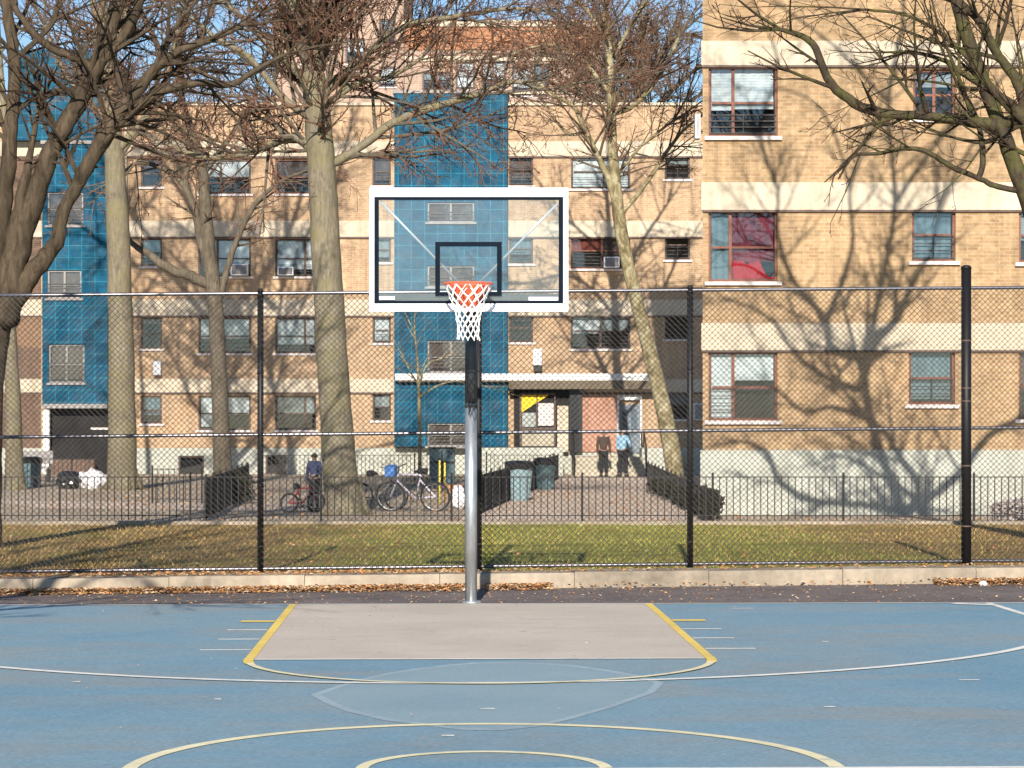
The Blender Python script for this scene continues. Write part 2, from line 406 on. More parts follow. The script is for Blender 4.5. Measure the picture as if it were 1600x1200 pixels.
def tree(name, label, Y, limbs, bm_, tm, seed, cb=None, spawn=1.3, blen=(1.2, 2.8), group='bare winter trees', **kw):
    """limbs: list of dicts/ lists of (px,py,wpx[,dY]); first is the trunk"""
    rg = random.Random(seed); P = dict(BASE); P.update(kw)
    base = limbs[0][0]
    bx = X(base[0], Y); t = thing(name, label, 'tree', (bx, Y, 0), 0, group); off = Vector((bx, Y, 0))
    trunk = MB(); crown = MB(); sz = Y/F
    for li, L in enumerate(limbs):
        pts = []
        for q in L:
            dy = q[3] if len(q) > 3 else 0
            v = at(q[0], q[1], Y)
            if dy: v = Vector((X(q[0], Y+dy), Y+dy, Z(q[1], Y+dy)))
            pts.append((v-off, max(.012, q[2]*sz*.5)))
        if li == 0:
            pts[0] = (Vector((pts[0][0].x, pts[0][0].y, -.1)), pts[0][1])
        sp = smooth_path(pts, 6, .035 if li == 0 else .16, rg)
        big = max(r for _, r in sp)
        tgt = trunk if li == 0 or big > .05 else crown
        tgt.tube([a for a, _ in sp], [r for _, r in sp], 14 if big > .15 else 9 if big > .07 else 6, 0, cap=True)
        # side branches
        tot = 0
        for i in range(1, len(sp)):
            a, b = sp[i-1][0], sp[i][0]; seg = (b-a).length; r = sp[i][1]
            if li == 0 and (b.z < P.get('zmin', 6) ): continue
            if b.z < P.get('zmin2', 2.6): continue
            nb = seg*spawn*(1.0 if r < .2 else .7); nb = int(nb)+(1 if rg.random() < nb-int(nb) else 0)
            for _ in range(nb):
                d = (b-a).normalized(); dd = rdir(d, R(rg.uniform(35, 75)), rg)
                dd.z += .25*P.get('lift', 1); dd.normalize()
                grow(crown, a.lerp(b, rg.random()), dd, rg.uniform(*blen)*(1 if r > .03 else .7), min(max(.011, r*.5), .045), 0, rg, P)
        # tip
        if sp[-1][0].z > P.get('zmin2', 2.6):
            d = (sp[-1][0]-sp[-2][0]).normalized()
            for _ in range(3):
                grow(crown, sp[-1][0], rdir(d, R(rg.uniform(5, 30)), rg), rg.uniform(*blen)*1.1, max(.012, sp[-1][1]*.8), 0, rg, P)
    b0 = limbs[0][0][2]*sz*.5
    for k in range(6):
        a = k*1.05+rg.uniform(-.3,.3); ca, sa = math.cos(a), math.sin(a); L_ = b0*rg.uniform(1.1,1.3)
        trunk.tube([(ca*b0*.45, sa*b0*.45, b0*rg.uniform(1.3,1.9)), (ca*b0*.74, sa*b0*.74, b0*.4), (ca*L_, sa*L_, -.03)], [b0*.2, b0*.28, b0*.14], 7)
    trunk.build('trunk', bm_, t, True); crown.build('crown', [cb or bm_, tm], t, False)
    return t

SUN_EL, SUN_AZ = 25.0, 3.0          # sun behind the camera; light travels towards +Y and a little +X
TE, TA = math.tan(R(SUN_EL)), math.tan(R(SUN_AZ))
def S(px, py, w, Yt=35.0, Yw=48.0):
    """limb point on a tree at Yt whose shadow reaches that spot of the wall at Yw"""
    x = X(px, Yw)-(Yw-Yt)*TA; z = Z(py, Yw)+(Yw-Yt)*TE/math.cos(R(SUN_AZ))
    return (800+x*F/Yt, HY-(z-HC)*F/Yt, w*Yw/Yt)

tree('old_shade_tree', 'big dark forking bare tree at the left edge behind the chain-link fence', 35, [
    [(-26,872,58),(-22,800,48),(-20,700,46),(-16,600,44),(-8,520,48),(4,465,50)],
    [(6,500,50),(18,430,46),(42,345,34),(66,270,30),(98,200,28),(132,145,27),(152,100,25),(172,45,23),(188,-30,20),(205,-130,16),(215,-260,10)],
    [(20,470,38),(50,425,30),(84,385,25),(98,335,20),(124,282,22),(160,218,26),(198,165,24),(238,112,16),(282,78,13),(330,62,9),(380,40,6)],
    [(165,212,16),(210,172,14),(255,143,12),(310,130,12),(362,132,10),(402,108,8),(448,84,5)],
    [(2,500,42),(-8,400,34),(8,290,26),(17,200,22),(22,110,20),(12,20,17),(-8,-80,14),(-30,-200,9)],
    [(12,460,30),(20,380,28),(34,310,20),(48,235,10),(60,170,7)],
    [(150,108,15),(120,92,13),(82,76,12),(50,50,11),(22,10,9)],
    [(152,104,18),(190,62,17),(212,20,15),(238,-60,12),(265,-150,8)],
    [(200,160,12),(182,110,11),(178,60,10),(188,0,9),(200,-70,7)],
    [(20,95,10),(50,70,9),(84,30,9),(96,-30,7)],
    [(238,112,9),(262,60,8),(300,10,7),(345,-50,5)],
    [(18,180,9),(60,150,7),(110,140,5)],
    ], M['bark_near'], M['twig_dark'], 11, spawn=2.3, blen=(.8,2.1), lv=3, dens=(3,5,4), rmin=.0045, zmin=5.5, zmin2=5.2, up=-.005, up2=-.02)

Sh = [S(1410,800,17), S(1385,735,16), S(1360,655,15), S(1350,590,14)]
tree('old_shade_tree', 'dark mossy bare tree leaning in from the right edge before the brick wing', 35, [
    [(1668,872,66),(1660,760,58),(1654,600,52),(1640,450,42),(1614,330,32),(1588,265,27),Sh[0],Sh[1],Sh[2],Sh[3]],
    [Sh[3], S(1342,560,16), S(1300,545,13), S(1288,498,12), S(1240,440,9), S(1216,370,7), S(1216,300,5)],
    [S(1290,500,10), S(1312,450,8), S(1332,380,7), S(1328,300,5), S(1350,230,4)],
    [Sh[3], S(1352,548,16), S(1368,528,14), S(1400,500,14), S(1430,435,9), S(1456,390,8), S(1466,330,5)],
    [S(1405,495,9), S(1395,430,5), S(1385,380,4), S(1420,340,3)],
    [Sh[2], S(1300,636,8), S(1255,642,7), S(1205,600,5)],
    [S(1345,610,12), S(1290,590,9), S(1240,550,7), S(1205,500,6), S(1150,470,4)],
    [Sh[3], S(1372,470,9), S(1398,320,8), S(1388,160,7), S(1412,20,6), S(1400,-100,4)],
    [S(1398,320,7), S(1470,215,6), S(1560,130,5), S(1620,40,3)], [S(1388,160,7), S(1300,70,5), S(1220,10,4)],
    [S(1216,300,6), S(1188,200,5), S(1214,100,4), S(1190,30,3)], [S(1466,330,6), S(1510,240,5), S(1546,200,4), S(1600,180,3)],
    [S(1328,300,6), S(1302,205,5), S(1256,150,4), S(1160,130,3)],
    [(1650,520,26),(1640,400,22),(1618,280,18),(1596,185,16),(1556,145,13),(1500,112,10),(1470,92,7),(1420,80,5)],
    [(1600,188,15),(1590,130,15),(1556,80,15),(1532,35,14),(1490,-5,12),(1440,-60,9)],
    [(1610,300,11),(1560,292,9),(1528,278,8),(1490,262,9),(1450,238,8),(1415,232,7),(1372,240,6),(1334,244,5),(1310,280,3)],
    [(1530,280,10),(1536,240,9),(1524,180,8),(1500,140,6)],
    [(1630,220,14),(1596,195,12),(1558,215,9),(1530,222,7),(1490,215,4)],
    [(1560,146,8),(1530,110,8),(1480,60,7),(1420,25,5),(1350,15,4)],
    [Sh[0], S(1450,780,13), S(1500,740,14), S(1545,680,11), S(1600,650,9), S(1650,600,6)],
    [Sh[0], S(1340,790,10), S(1262,782,12), S(1218,752,10), S(1196,706,8), S(1160,690,5)],
    ], M['bark_dark'], M['twig_dark'], 21, spawn=2.7, blen=(.8,2.1), lv=3, dens=(3,5,4), rmin=.0045, zmin=20.0, zmin2=5.7)

tree('pale_trunk_tree', 'straight pale trunk left of the small forked tree, beside the blue stair tower', 66, [
    [(193,768,54),(191,740,47),(190,600,42),(187,450,38),(183,330,36),(178,230,30),(172,150,24),(168,90,18),(160,0,16),(170,-100,13),(160,-220,9)],
    [(180,240,16),(214,200,14),(250,150,11),(270,80,9),(290,0,7)],
    [(160,0,16),(110,-80,15),(50,-160,13),(-30,-290,9)], [(165,-50,15),(230,-130,13),(290,-220,11),(330,-340,8)], [(168,-120,13),(120,-220,11),(90,-340,8)], [(60,-150,12),(-40,-170,10),(-120,-230,7)], [(168,90,15),(150,30,12),(140,-60,9)], [(168,90,14),(196,20,12),(220,-70,8)],
    [(176,200,12),(140,160,10),(100,110,8),(70,40,6)],
    ], M['bark_pale'], M['twig'], 31, cb=M['bark_grey'], spawn=3.2, blen=(1.6,3.6), zmin=8.5, zmin2=8, lv=3, rmin=.007)
tree('pale_trunk_tree', 'slim pale trunk at the far left edge of the yard', 66, [
    [(24,765,32),(22,700,27),(20,620,25),(14,500,20),(10,380,17),(12,240,12),(2,120,9),(-6,0,7)],
    [(12,400,9),(-10,300,8),(-30,200,6)],
    ], M['bark_pale'], M['twig_pale'], 32, spawn=.5, blen=(1.2,2.4), zmin=8, zmin2=7)
tree('forked_tree', 'small grey tree with wide forks between the pale trunk and the thick trunk', 68, [
    [(349,745,32),(345,660,27),(341,560,25),(336,470,25),(328,410,24),(321,330,20),(316,255,15),(300,205,11),(284,150,9),(280,80,8),(300,-20,7),(290,-130,5)],
    [(332,445,18),(298,432,17),(262,418,15),(230,396,11),(204,378,8),(190,340,5)],
    [(328,415,16),(312,370,13),(302,320,12),(280,280,10),(250,262,8),(215,255,6),(180,280,4)],
    [(338,480,14),(352,430,11),(372,370,9),(398,320,8),(436,285,6),(470,270,4)],
    [(318,270,10),(345,235,9),(368,200,7),(392,160,6),(410,110,4)],
    [(290,0,12),(210,-90,11),(130,-190,10),(60,-300,7)], [(295,-30,11),(340,-130,10),(400,-230,8),(430,-340,6)], [(282,110,8),(320,40,8),(360,-60,7),(380,-160,5)], [(284,130,8),(240,60,8),(200,-30,6)],
    [(300,330,8),(290,280,8),(300,230,7),(268,190,6),(236,170,5)],
    ], M['bark_grey'], M['twig'], 41, spawn=2.2, blen=(.9,2.6), zmin=8, zmin2=6.5, lv=3, rmin=.007)
tree('thick_trunk_tree', 'thickest straight trunk of the yard, olive bark, just left of the backboard', 48.5, [
    [(541,818,68),(537,790,60),(531,735,55),(524,640,51),(518,540,49),(512,440,47),(506,330,46),(500,230,44),(495,165,41),(490,115,36)],
    [(488,125,26),(470,50,20),(450,-30,16),(436,-130,12),(420,-260,8)],
    [(492,120,26),(512,55,20),(536,-20,16),(560,-130,12),(590,-260,8)],
    [(500,150,20),(545,110,14),(590,70,11),(640,38,9),(710,26,8),(790,14,6),(850,16,4)],
    [(508,262,14),(560,232,13),(614,192,13),(680,166,12),(740,150,10),(800,128,7),(850,138,5),(900,130,4)],
    [(500,248,17),(464,216,14),(422,226,12),(380,240,11),(332,246,9),(290,238,7),(250,220,4)],
    [(494,190,14),(440,150,11),(390,90,9),(340,60,7),(290,20,5)],
    [(492,140,14),(430,80,11),(370,20,8),(310,-30,6)],
    [(500,170,12),(560,130,10),(610,120,7),(660,90,5)],
    [(491,125,34),(486,40,28),(492,-50,23),(490,-170,16)],
    ], M['bark_pale'], M['twig'], 51, cb=M['bark_grey'], spawn=5.2, blen=(1.0,3.2), zmin=7.4, zmin2=7.0, dens=(3.4,5,4), lv=3, rmin=.0068)
tree('sycamore_tree', 'slender curving mottled tree right of the backboard in front of the entrance', 72, [
    [(1062,757,36),(1049,700,28),(1034,625,25),(1014,545,23),(996,475,21),(979,405,20),(968,345,20),(962,290,18),(957,225,15),(955,160,15),(952,90,13),(946,20,11),(940,-70,8)],
    [(963,318,13),(948,272,11),(918,212,9),(897,168,8),(862,148,7),(838,128,5),(800,130,4)],
    [(915,205,6),(890,210,5),(870,190,4),(850,160,3)],
    [(970,335,8),(1005,292,7),(1040,240,6),(1066,205,5),(1092,185,4)],
    [(957,178,8),(990,165,7),(1030,120,6),(1060,60,5)],
    [(955,150,8),(925,110,7),(890,80,6),(850,70,5),(800,85,4)],
    [(953,100,8),(980,50,7),(1010,0,6),(1050,-60,4)],
    [(960,280,7),(1000,230,5),(1050,190,4)],
    [(950,70,7),(920,20,6),(880,-20,5)],
    ], M['bark_syc'], M['twig'], 61, cb=M['bark_grey'], spawn=4.2, lv=3, rmin=.0075, blen=(1.0,2.6), zmin=10, zmin2=9)
tree('round_crown_tree', 'bushy bare tree rising behind the roof between the two brick buildings', 98, [
    [(1012,720,26),(1010,400,24),(1006,200,20),(1000,140,16),(998,80,10)],
    [(1002,190,10),(1040,150,8),(1085,110,6)], [(1002,150,10),(960,70,8),(900,40,5)], [(1002,150,10),(1050,60,8),(1100,60,5)], [(1002,190,9),(930,120,7),(870,90,5)], [(1002,190,10),(960,150,8),(930,110,6)],
    [(1000,150,10),(1030,100,8),(1050,70,5)], [(1000,150,9),(970,100,7),(950,60,5)],
    [(1004,200,9),(1060,170,7),(1090,150,5)], [(1004,200,9),(930,165,7),(890,140,5)],
    ], M['bark_grey'], M['twig_pale'], 71, spawn=4.5, up=0, blen=(1.2,2.8), zmin=12.5, zmin2=12, lv=3, dens=(4,5,4), ratio=(.5,.45,.5), rmin=.010)
tree('young_sapling', 'thin young sapling in front of the blue stair tower, left of the hoop pole', 74, [
    [(656,752,7),(656,690,6),(655,640,6),(654,600,5),(652,560,4),(648,520,3)],
    [(655,602,4),(644,586,3),(634,565,2)], [(655,600,4),(668,570,3),(690,560,2)],
    [(655,620,3),(690,600,3),(720,596,2),(760,604,2)],
    ], M['bark_syc'], M['twig'], 81, spawn=1.4, blen=(.5,1.1), zmin=3, zmin2=2.4, lv=1)
tree('old_shade_tree', 'tall bare tree left of the court, outside the picture', 14, [
    [(-1090,1170,150),(-1100,900,130),(-1080,400,115),(-1060,-100,100),(-1050,-700,80),(-1070,-1300,60),(-1040,-1900,40),(-1060,-2500,20)],
    [(-1060,-100,60),(-800,-500,50),(-620,-900,36),(-500,-1400,26),(-420,-2000,16)],
    [(-1055,-400,50),(-1300,-900,40),(-1350,-1500,26)], [(-1050,-800,50),(-820,-1300,38),(-640,-1900,26),(-560,-2500,14)],
    [(-760,-600,34),(-520,-700,26),(-300,-740,16),(-140,-780,9)], [(-1070,-1300,40),(-900,-1900,30),(-800,-2500,18)],
    [(-620,-900,26),(-380,-1150,18),(-160,-1300,10)], [(-1080,200,40),(-820,-60,30),(-560,-200,22),(-330,-230,12)],
    ], M['bark_dark'], M['twig_dark'], 91, spawn=2.0, blen=(.8,2.2), zmin=4.5, zmin2=3.6, group='bare winter trees')
print('segments', NSEG[0])

# ------------------------------------------------------------------ buildings
def facade(mb, x0, x1, z0, z1, Y, holes, depth=.3, mi=0, mi_room=1, extra=()):
    xs = sorted(set([x0, x1]+[h[0] for h in holes]+[h[1] for h in holes])); zs = sorted(set([z0, z1]+[h[2] for h in holes]+[h[3] for h in holes]))
    xs = [x for x in xs if x0 <= x <= x1]; zs = [z for z in zs if z0 <= z <= z1]
    for i in range(len(xs)-1):
        for j in range(len(zs)-1):
            cx, cz = (xs[i]+xs[i+1])/2, (zs[j]+zs[j+1])/2
            if any(h[0] < cx < h[1] and h[2] < cz < h[3] for h in holes): continue
            mb.quad((xs[i],Y,zs[j]), (xs[i+1],Y,zs[j]), (xs[i+1],Y,zs[j+1]), (xs[i],Y,zs[j+1]), mi)
    for a, b, c, d in [h[:4] for h in holes]:
        D = Y+depth
        mb.quad((a,Y,c),(a,D,c),(a,D,d),(a,Y,d),mi); mb.quad((b,Y,c),(b,Y,d),(b,D,d),(b,D,c),mi)
        mb.quad((a,Y,d),(a,D,d),(b,D,d),(b,Y,d),mi); mb.quad((a,Y,c),(b,Y,c),(b,D,c),(a,D,c),mi)
        mb.quad((a,D,c),(b,D,c),(b,D,d),(a,D,d),mi_room)
def prism(mb, poly, z0, z1, skip=(), mi=0, top=True):
    """vertical walls of polygon [(x,y)..]; skip = wall indices left open (a facade fills it)"""
    n = len(poly)
    for i in range(n):
        if i in skip: continue
        a, b = poly[i], poly[(i+1) % n]
        mb.quad((a[0],a[1],z0),(b[0],b[1],z0),(b[0],b[1],z1),(a[0],a[1],z1),mi)
    if top:
        k = len(mb.v); mb.v += [(p[0],p[1],z1) for p in poly]; mb.f.append(tuple(range(k, k+n))); mb.mi.append(mi)
def window(par, x0, x1, z0, z1, Y, O, frame='frame_br', blind=('bl_white', .5), sill='sill_w', cols=1, meet=True, guard=0, split=None, fw=.05, blind2=None, sills=.08):
    """casing as the part; panes, blinds, sill, guard bars as its sub-parts. O = building origin"""
    x0 -= O[0]; x1 -= O[0]; Y -= O[1]
    f = MB(); y0, y1 = Y+.07, Y+.13
    f.box(x0+.003, x0+fw, y0, y1, z0+.003, z1-.003); f.box(x1-fw, x1-.003, y0, y1, z0+.003, z1-.003)
    f.box(x0+fw, x1-fw, y0, y1, z1-fw, z1-.003); f.box(x0+fw, x1-fw, y0, y1, z0+.003, z0+fw)
    div = [x0+fw]
    if split: div += [x0+(x1-x0)*s for s in split]
    elif cols > 1: div += [x0+(x1-x0)*k/cols for k in range(1, cols)]
    div.append(x1-fw)
    for d in div[1:-1]: f.box(d-fw*.6, d+fw*.6, y0-.004, y1, z0+fw, z1-fw)
    zm = z0+(z1-z0)*.48
    if meet:
        for a, b in zip(div[:-1], div[1:]): f.box(a+fw*.6, b-fw*.6, y0+.006, y1, zm-.022, zm+.022)
    fo = f.build('window', M[frame], par)
    p = MB()
    for a, b in zip(div[:-1], div[1:]): p.box(a, b, Y+.10, Y+.106, z0+fw*.9, z1-fw*.9)
    p.build('pane', M['glass'], fo)
    for k, (a, b) in enumerate(zip(div[:-1], div[1:])):
        bl = blind2 if (blind2 and k == 0) else blind
        if bl and bl[1] > 0:
            q = MB(); zb = z1-(z1-z0)*bl[1]
            nn = max(4, int((b-a)/.06)); k0 = len(q.v)
            for i in range(nn+1):
                xx = a+.02+(b-a-.04)*i/nn; yy = Y+.155+.008*math.sin(i*1.7)
                q.v += [(xx, yy, max(zb, z0+.03)), (xx, yy, z1-.03)]
            for i in range(nn): q.f.append((k0+2*i, k0+2*i+2, k0+2*i+3, k0+2*i+1)); q.mi.append(0)
            q.build('blind', M[bl[0]], fo)
    if sill:
        s = MB(); s.box(x0-sills, x1+sills, Y-.07, Y+.068, z0-.075, z0-.002); s.build('sill', M[sill], fo)
    if guard:
        g = MB(); zz = z0+(z1-z0)*guard; n = max(2, int((zz-z0)/.13))
        for i in range(n+1):
            z = z0+.06+(zz-z0-.06)*i/n; g.box(x0+.02, x1-.02, Y+.03, Y+.045, z, z+.018)
        for xx in (x0+.02, (x0+x1)/2, x1-.035): g.box(xx, xx+.015, Y+.046, Y+.06, z0+.01, zz+.03)
        g.build('guard_bars', M['guard'], fo)
    return fo
def wr(px0, px1, py0, py1, Y): return (X(px0,Y), X(px1,Y), Z(py1,Y), Z(py0,Y))

# --- right wing, near
Y = 48.0; O = (X(1098,Y), Y)
bld = thing('brick_apartment_wing', 'near tan brick apartment wing with cream bands filling the right side', 'building', (O[0], O[1], 0))
WR = [  # px0,px1,py0,py1,...
 ((1107,1215,103,213), dict(frame='frame_red', split=(.36,), blind=('bl_white',.60), blind2=('bl_white',.62), guard=.3)),
 ((1107,1215,328,440), dict(frame='frame_red', split=(.32,), blind=('bl_red',.72), blind2=('bl_teal',1))),
 ((1107,1215,549,657), dict(frame='frame_red', split=(.36,), blind=('bl_white',.42), blind2=('bl_white',1), guard=.45)),
 ((1427,1493,108,185), dict(frame='frame_red', blind=('bl_grey',.35), cols=2)),
 ((1425,1493,322,408), dict(frame='frame_red', blind=('bl_teal',1), guard=.45)),
 ((1420,1492,546,632), dict(frame='frame_red', blind=('bl_teal',.9), guard=.45)),
 ((1592,1665,322,410), dict(frame='frame_red', blind=('bl_grey',.6))),
 ((1592,1665,545,655), dict(frame='frame_red', blind=('bl_brown',.6), guard=.45)),
 ((1107,1215,-120,-12), dict(frame='frame_red', split=(.36,), blind=('bl_grey',.4))),
]
holes = [wr(*w[0], Y) for w in WR]
lh = [(a-O[0], b-O[0], c, d) for a, b, c, d in holes]
w = MB(); x1 = X(1790,Y)-O[0]; zt = 16.2; zb = Z(703,Y)
facade(w, 0, x1, zb, zt, 0, lh)
prism(w, [(0,0),(x1,0),(x1,16),(3.2,16)], zb, zt, skip=(0,))
w.build('wall', [M['brick_tan'], M['room']], bld)
b = MB(); prism(b, [(-.05,-.05),(x1+.05,-.05),(x1+.05,16.05),(3.2,16.05)], -.2, zb-.002); b.build('base_wall', M['base_conc'], bld)
for a, c in ((285,328),(505,547),(64,102)):
    g = MB(); g.box(-.03, x1, -.035, -.002, Z(c,Y), Z(a,Y)); g.build('concrete_band', M['band'], bld)
    g = MB(); g.box(-.02, x1, -.05, -.037, Z(c,Y)-.045, Z(c,Y)-.003); g.build('band_shadow_strip', M['frame_br'], bld)  # dark strip drawn as the thin shadow the band casts
for (r, kw), h in zip(WR, holes): window(bld, h[0], h[1], h[2], h[3], Y, O, **kw)
g = MB(); g.box(-.1, x1+.1, -.1, 16.1, zt+.002, zt+.15); g.build('coping', M['band'], bld)
# red cloth bundle in the middle window
h = holes[1]; c = MB(); xa = h[0]-O[0]+.32*(h[1]-h[0])+.05; n0 = 0
import itertools
nn = 14
for i in range(nn+1):
    xx = xa+(h[1]-h[0])*.6*i/nn; top = h[2]+.40+.035*math.sin(i*.9)+.02*math.sin(i*2.3)-(.10*(i-9) if i > 9 else 0)
    c.v += [(xx, .125+.012*math.sin(i*2.1), h[2]+.06), (xx, .14+.012*math.cos(i*1.7), max(top, h[2]+.1))]
for i in range(nn): c.f.append((2*i, 2*i+2, 2*i+3, 2*i+1)); c.mi.append(0)
c.build('red_cloth', M['bl_redbright'], bld)
def ac_unit(par, x, y, z, w=.6, hh=.38):
    a = MB(); a.box(x, x+w, y-.32, y-.01, z, z+hh)
    o = a.build('air_conditioner', M['ac'], par, bevel=.02)
    g = MB(); g.box(x+.04, x+w-.04, y-.324, y-.321, z+.04, z+hh-.04)
    for i in range(6): g.box(x+.05, x+w-.05, y-.334, y-.3241, z+.05+i*(hh-.1)/6, z+.05+i*(hh-.1)/6+.022)
    g.build('grille', M['frame_gr'], o)
ac_unit(bld, -.12, .7, Z(213,Y), .11, .5)

# --- centre building with stair towers
Y = 85.0; O = (X(560,Y), Y)
cb = thing('brick_apartment_block', 'long four storey tan brick block with blue tiled stair towers across the yard', 'building', (O[0], Y, 0))
rows = [(248,292),(372,416),(496,545),(618,662)]
WC = []
def addrow(p0, p1, styles, drow=None, **kw):
    for i, s in enumerate(styles):
        if s is None: continue
        ry = (drow or rows)[i]; k = dict(kw); k.update(s); WC.append(((p0, p1, ry[0], ry[1]), k))
W_, G_, B_, T_, D_ = ('bl_white',.55), ('bl_grey',.5), ('bl_brown',.8), ('bl_teal',.7), ('bl_brown',.3)
addrow(220,253,[dict(blind=D_),dict(blind=T_,guard=.4),dict(blind=('bl_brown',.2)),dict(blind=T_,guard=.4)])
rw = [(248,303),(373,432),(496,552),(618,672)]
addrow(310,392,[dict(blind=W_,split=(.42,),guard=.4),dict(blind=('bl_white',.9),split=(.36,),blind2=G_),dict(blind=('bl_white',.6),split=(.36,),guard=.4),dict(blind=('bl_white',.55),split=(.36,),blind2=('bl_white',.9))], rw)
addrow(430,494,[dict(blind=('bl_brown',.5),frame='frame_red',guard=.4),dict(blind=('bl_white',.8),split=(.72,),guard=.3),dict(blind=('bl_white',.75),split=(.72,),guard=.2),dict(blind=('bl_grey',.5),split=(.72,),guard=.3)], rw)
addrow(582,611,[dict(blind=B_,guard=.4),dict(blind=('bl_grey',.8)),dict(blind=('bl_white',.9),guard=.3),dict(blind=G_,guard=.5)], [(244,290),(368,410),(494,536),(615,657)])
addrow(795,833,[dict(blind=B_,guard=.6),dict(blind=T_,guard=.4),dict(blind=D_,guard=.4),None], [(240,290),(362,412),(487,535),(0,0)])
addrow(892,985,[dict(blind=('bl_white',.95),split=(.55,),guard=.3),dict(blind=B_,split=(.52,),blind2=('bl_maroon',.5),frame='frame_red',guard=.4),dict(blind=G_,split=(.5,),blind2=('bl_white',.6),guard=.4),None], [(238,295),(361,420),(486,545),(0,0)])
addrow(1039,1078,[dict(blind=G_,guard=.5),dict(blind=D_,guard=.4),dict(blind=('bl_brown',.3),guard=.45),dict(blind=G_,guard=.5)], [(234,280),(357,406),(484,530),(611,655)])
addrow(146,172,[dict(blind=D_),dict(blind=B_),dict(blind=B_),dict(blind=('bl_white',.8))], [(250,300),(375,435),(498,558),(618,668)])
WC += [((279,319,712,748), dict(blind=None, sill=None, meet=False)), ((415,448,711,742), dict(blind=None, sill=None, meet=False))]
HC_ = [wr(*q[0], Y) for q in WC]
zrf = Z(165,Y); zbb = Z(700,Y)
door = wr(893,1001,612,712,Y)
hl = [(a-O[0], b-O[0], c, d) for a, b, c, d in HC_[:-2]]
w = MB(); xl, xr = X(-60,Y)-O[0], X(1330,Y)-O[0]
facade(w, xl, xr, zbb, zrf, 0, hl)
prism(w, [(xl,0),(xr,0),(xr,10),(xl,10)], zbb, zrf, skip=(0,))
w.build('wall', [M['brick_tan2'], M['room']], cb)
w = MB(); hb = [(a-O[0], b-O[0], c, d) for a, b, c, d in HC_[-2:]]
facade(w, xl, xr, -.3, zbb-.002, -.05, hb)
prism(w, [(xl,-.05),(xr,-.05),(xr,10.1),(xl,10.1)], -.3, zbb-.002, skip=(0,))
w.build('base_wall', [M['base_conc'], M['room']], cb)
TOW = [(616,793), (66,168)]
def gaps(a, b, cuts):
    out = []; cur = a
    for c0, c1 in sorted(cuts):
        out.append((cur, c0)); cur = c1
    out.append((cur, b)); return out
for a, c in ((221,244),(345,370),(468,493),(592,613)):
    for g0, g1 in gaps(-60, 1330, TOW):
        g = MB(); g.box(X(g0,Y)-O[0]+.01, X(g1,Y)-O[0]-.01, -.04, -.002, Z(c,Y), Z(a,Y)); g.build('concrete_band', M['band'], cb)
        g = MB(); g.box(X(g0,Y)-O[0]+.01, X(g1,Y)-O[0]-.01, -.06, -.042, Z(c,Y)-.06, Z(c,Y)-.003); g.build('band_shadow_strip', M['frame_br'], cb)  # shadow line below the band, put in as a dark strip
for (r, kw), h in zip(WC, HC_):
    window(cb, h[0], h[1], h[2], h[3], Y if r[2] < 700 else Y-.05, O, fw=.06, **kw)
for g0, g1 in gaps(-60, 1330, [(616,793),(25,168)]):
    g = MB(); g.box(X(g0,Y)-O[0], X(g1,Y)-O[0], -.08, .5, zrf+.002, zrf+.1); g.build('coping', M['band'], cb)
# shade on the facade left of the left tower, painted as darker brick
g = MB(); g.box(X(-60,Y)-O[0], X(64,Y)-O[0], -.03, -.001, Z(345,Y), Z(244,Y)-.07); g.box(X(-60,Y)-O[0], X(64,Y)-O[0], -.03, -.001, Z(468,Y), Z(370,Y)-.07)
g.box(X(-60,Y)-O[0], X(64,Y)-O[0], -.03, -.001, Z(592,Y), Z(493,Y)-.07); g.box(X(-60,Y)-O[0], X(64,Y)-O[0], -.03, -.001, Z(700,Y), Z(613,Y)-.07)
g.build('shaded_brick_panel', M['brick_dark'], cb)
# stair towers
def tower(p0, p1, ztop, zbot, wins, D=.5, head=None):
    Yt = Y-D; a, b_ = X(p0,Yt)-O[0], X(p1,Yt)-O[0]
    t = MB(); hh = [(X(q[0],Yt)-O[0], X(q[1],Yt)-O[0], Z(q[3],Yt), Z(q[2],Yt)) for q in wins]
    facade(t, a, b_, zbot, ztop, -D, hh, .25)
    prism(t, [(a,-D),(b_,-D),(b_,4),(a,4)], zbot, ztop, skip=(0,))
    if zbot > .5: t.quad((a,-D,zbot),(b_,-D,zbot),(b_,0,zbot),(a,0,zbot))
    o = t.build('stair_tower', [M['tile'], M['room']], cb)
    g = MB(); g.box(a-.05, b_+.05, -D-.05, 4.05, ztop+.002, ztop+.12); g.build('coping', M['frame_gr'], o)
    for q in wins:
        z0, z1 = Z(q[3],Yt), Z(q[2],Yt); st = dict(frame='frame_gr', blind=('bl_brown',.9), cols=2, guard=.5, sill='frame_gr')
        # windows of the tower are parts of the block
        window(cb, X(q[0],Yt), X(q[1],Yt), z0, z1, Yt, O, fw=.06, **st)
    return o
tower(616,793, Z(146,Y-.5), Z(698,Y-.5), [(668,741,316,347),(668,741,415,448),(668,741,532,582),(668,741,661,697)])
tower(66,168, Z(225,Y-.5), Z(634,Y-.5), [(74,130,300,352),(74,127,422,466),(76,132,538,598)])
tt = MB(); Yt = Y-.5; tt.box(X(22,Yt)-O[0], X(168,Yt)-O[0], -.5, 5, Z(224.9,Yt)+.13, Z(78,Yt)); tt.build('tower_head', M['tile'], cb)
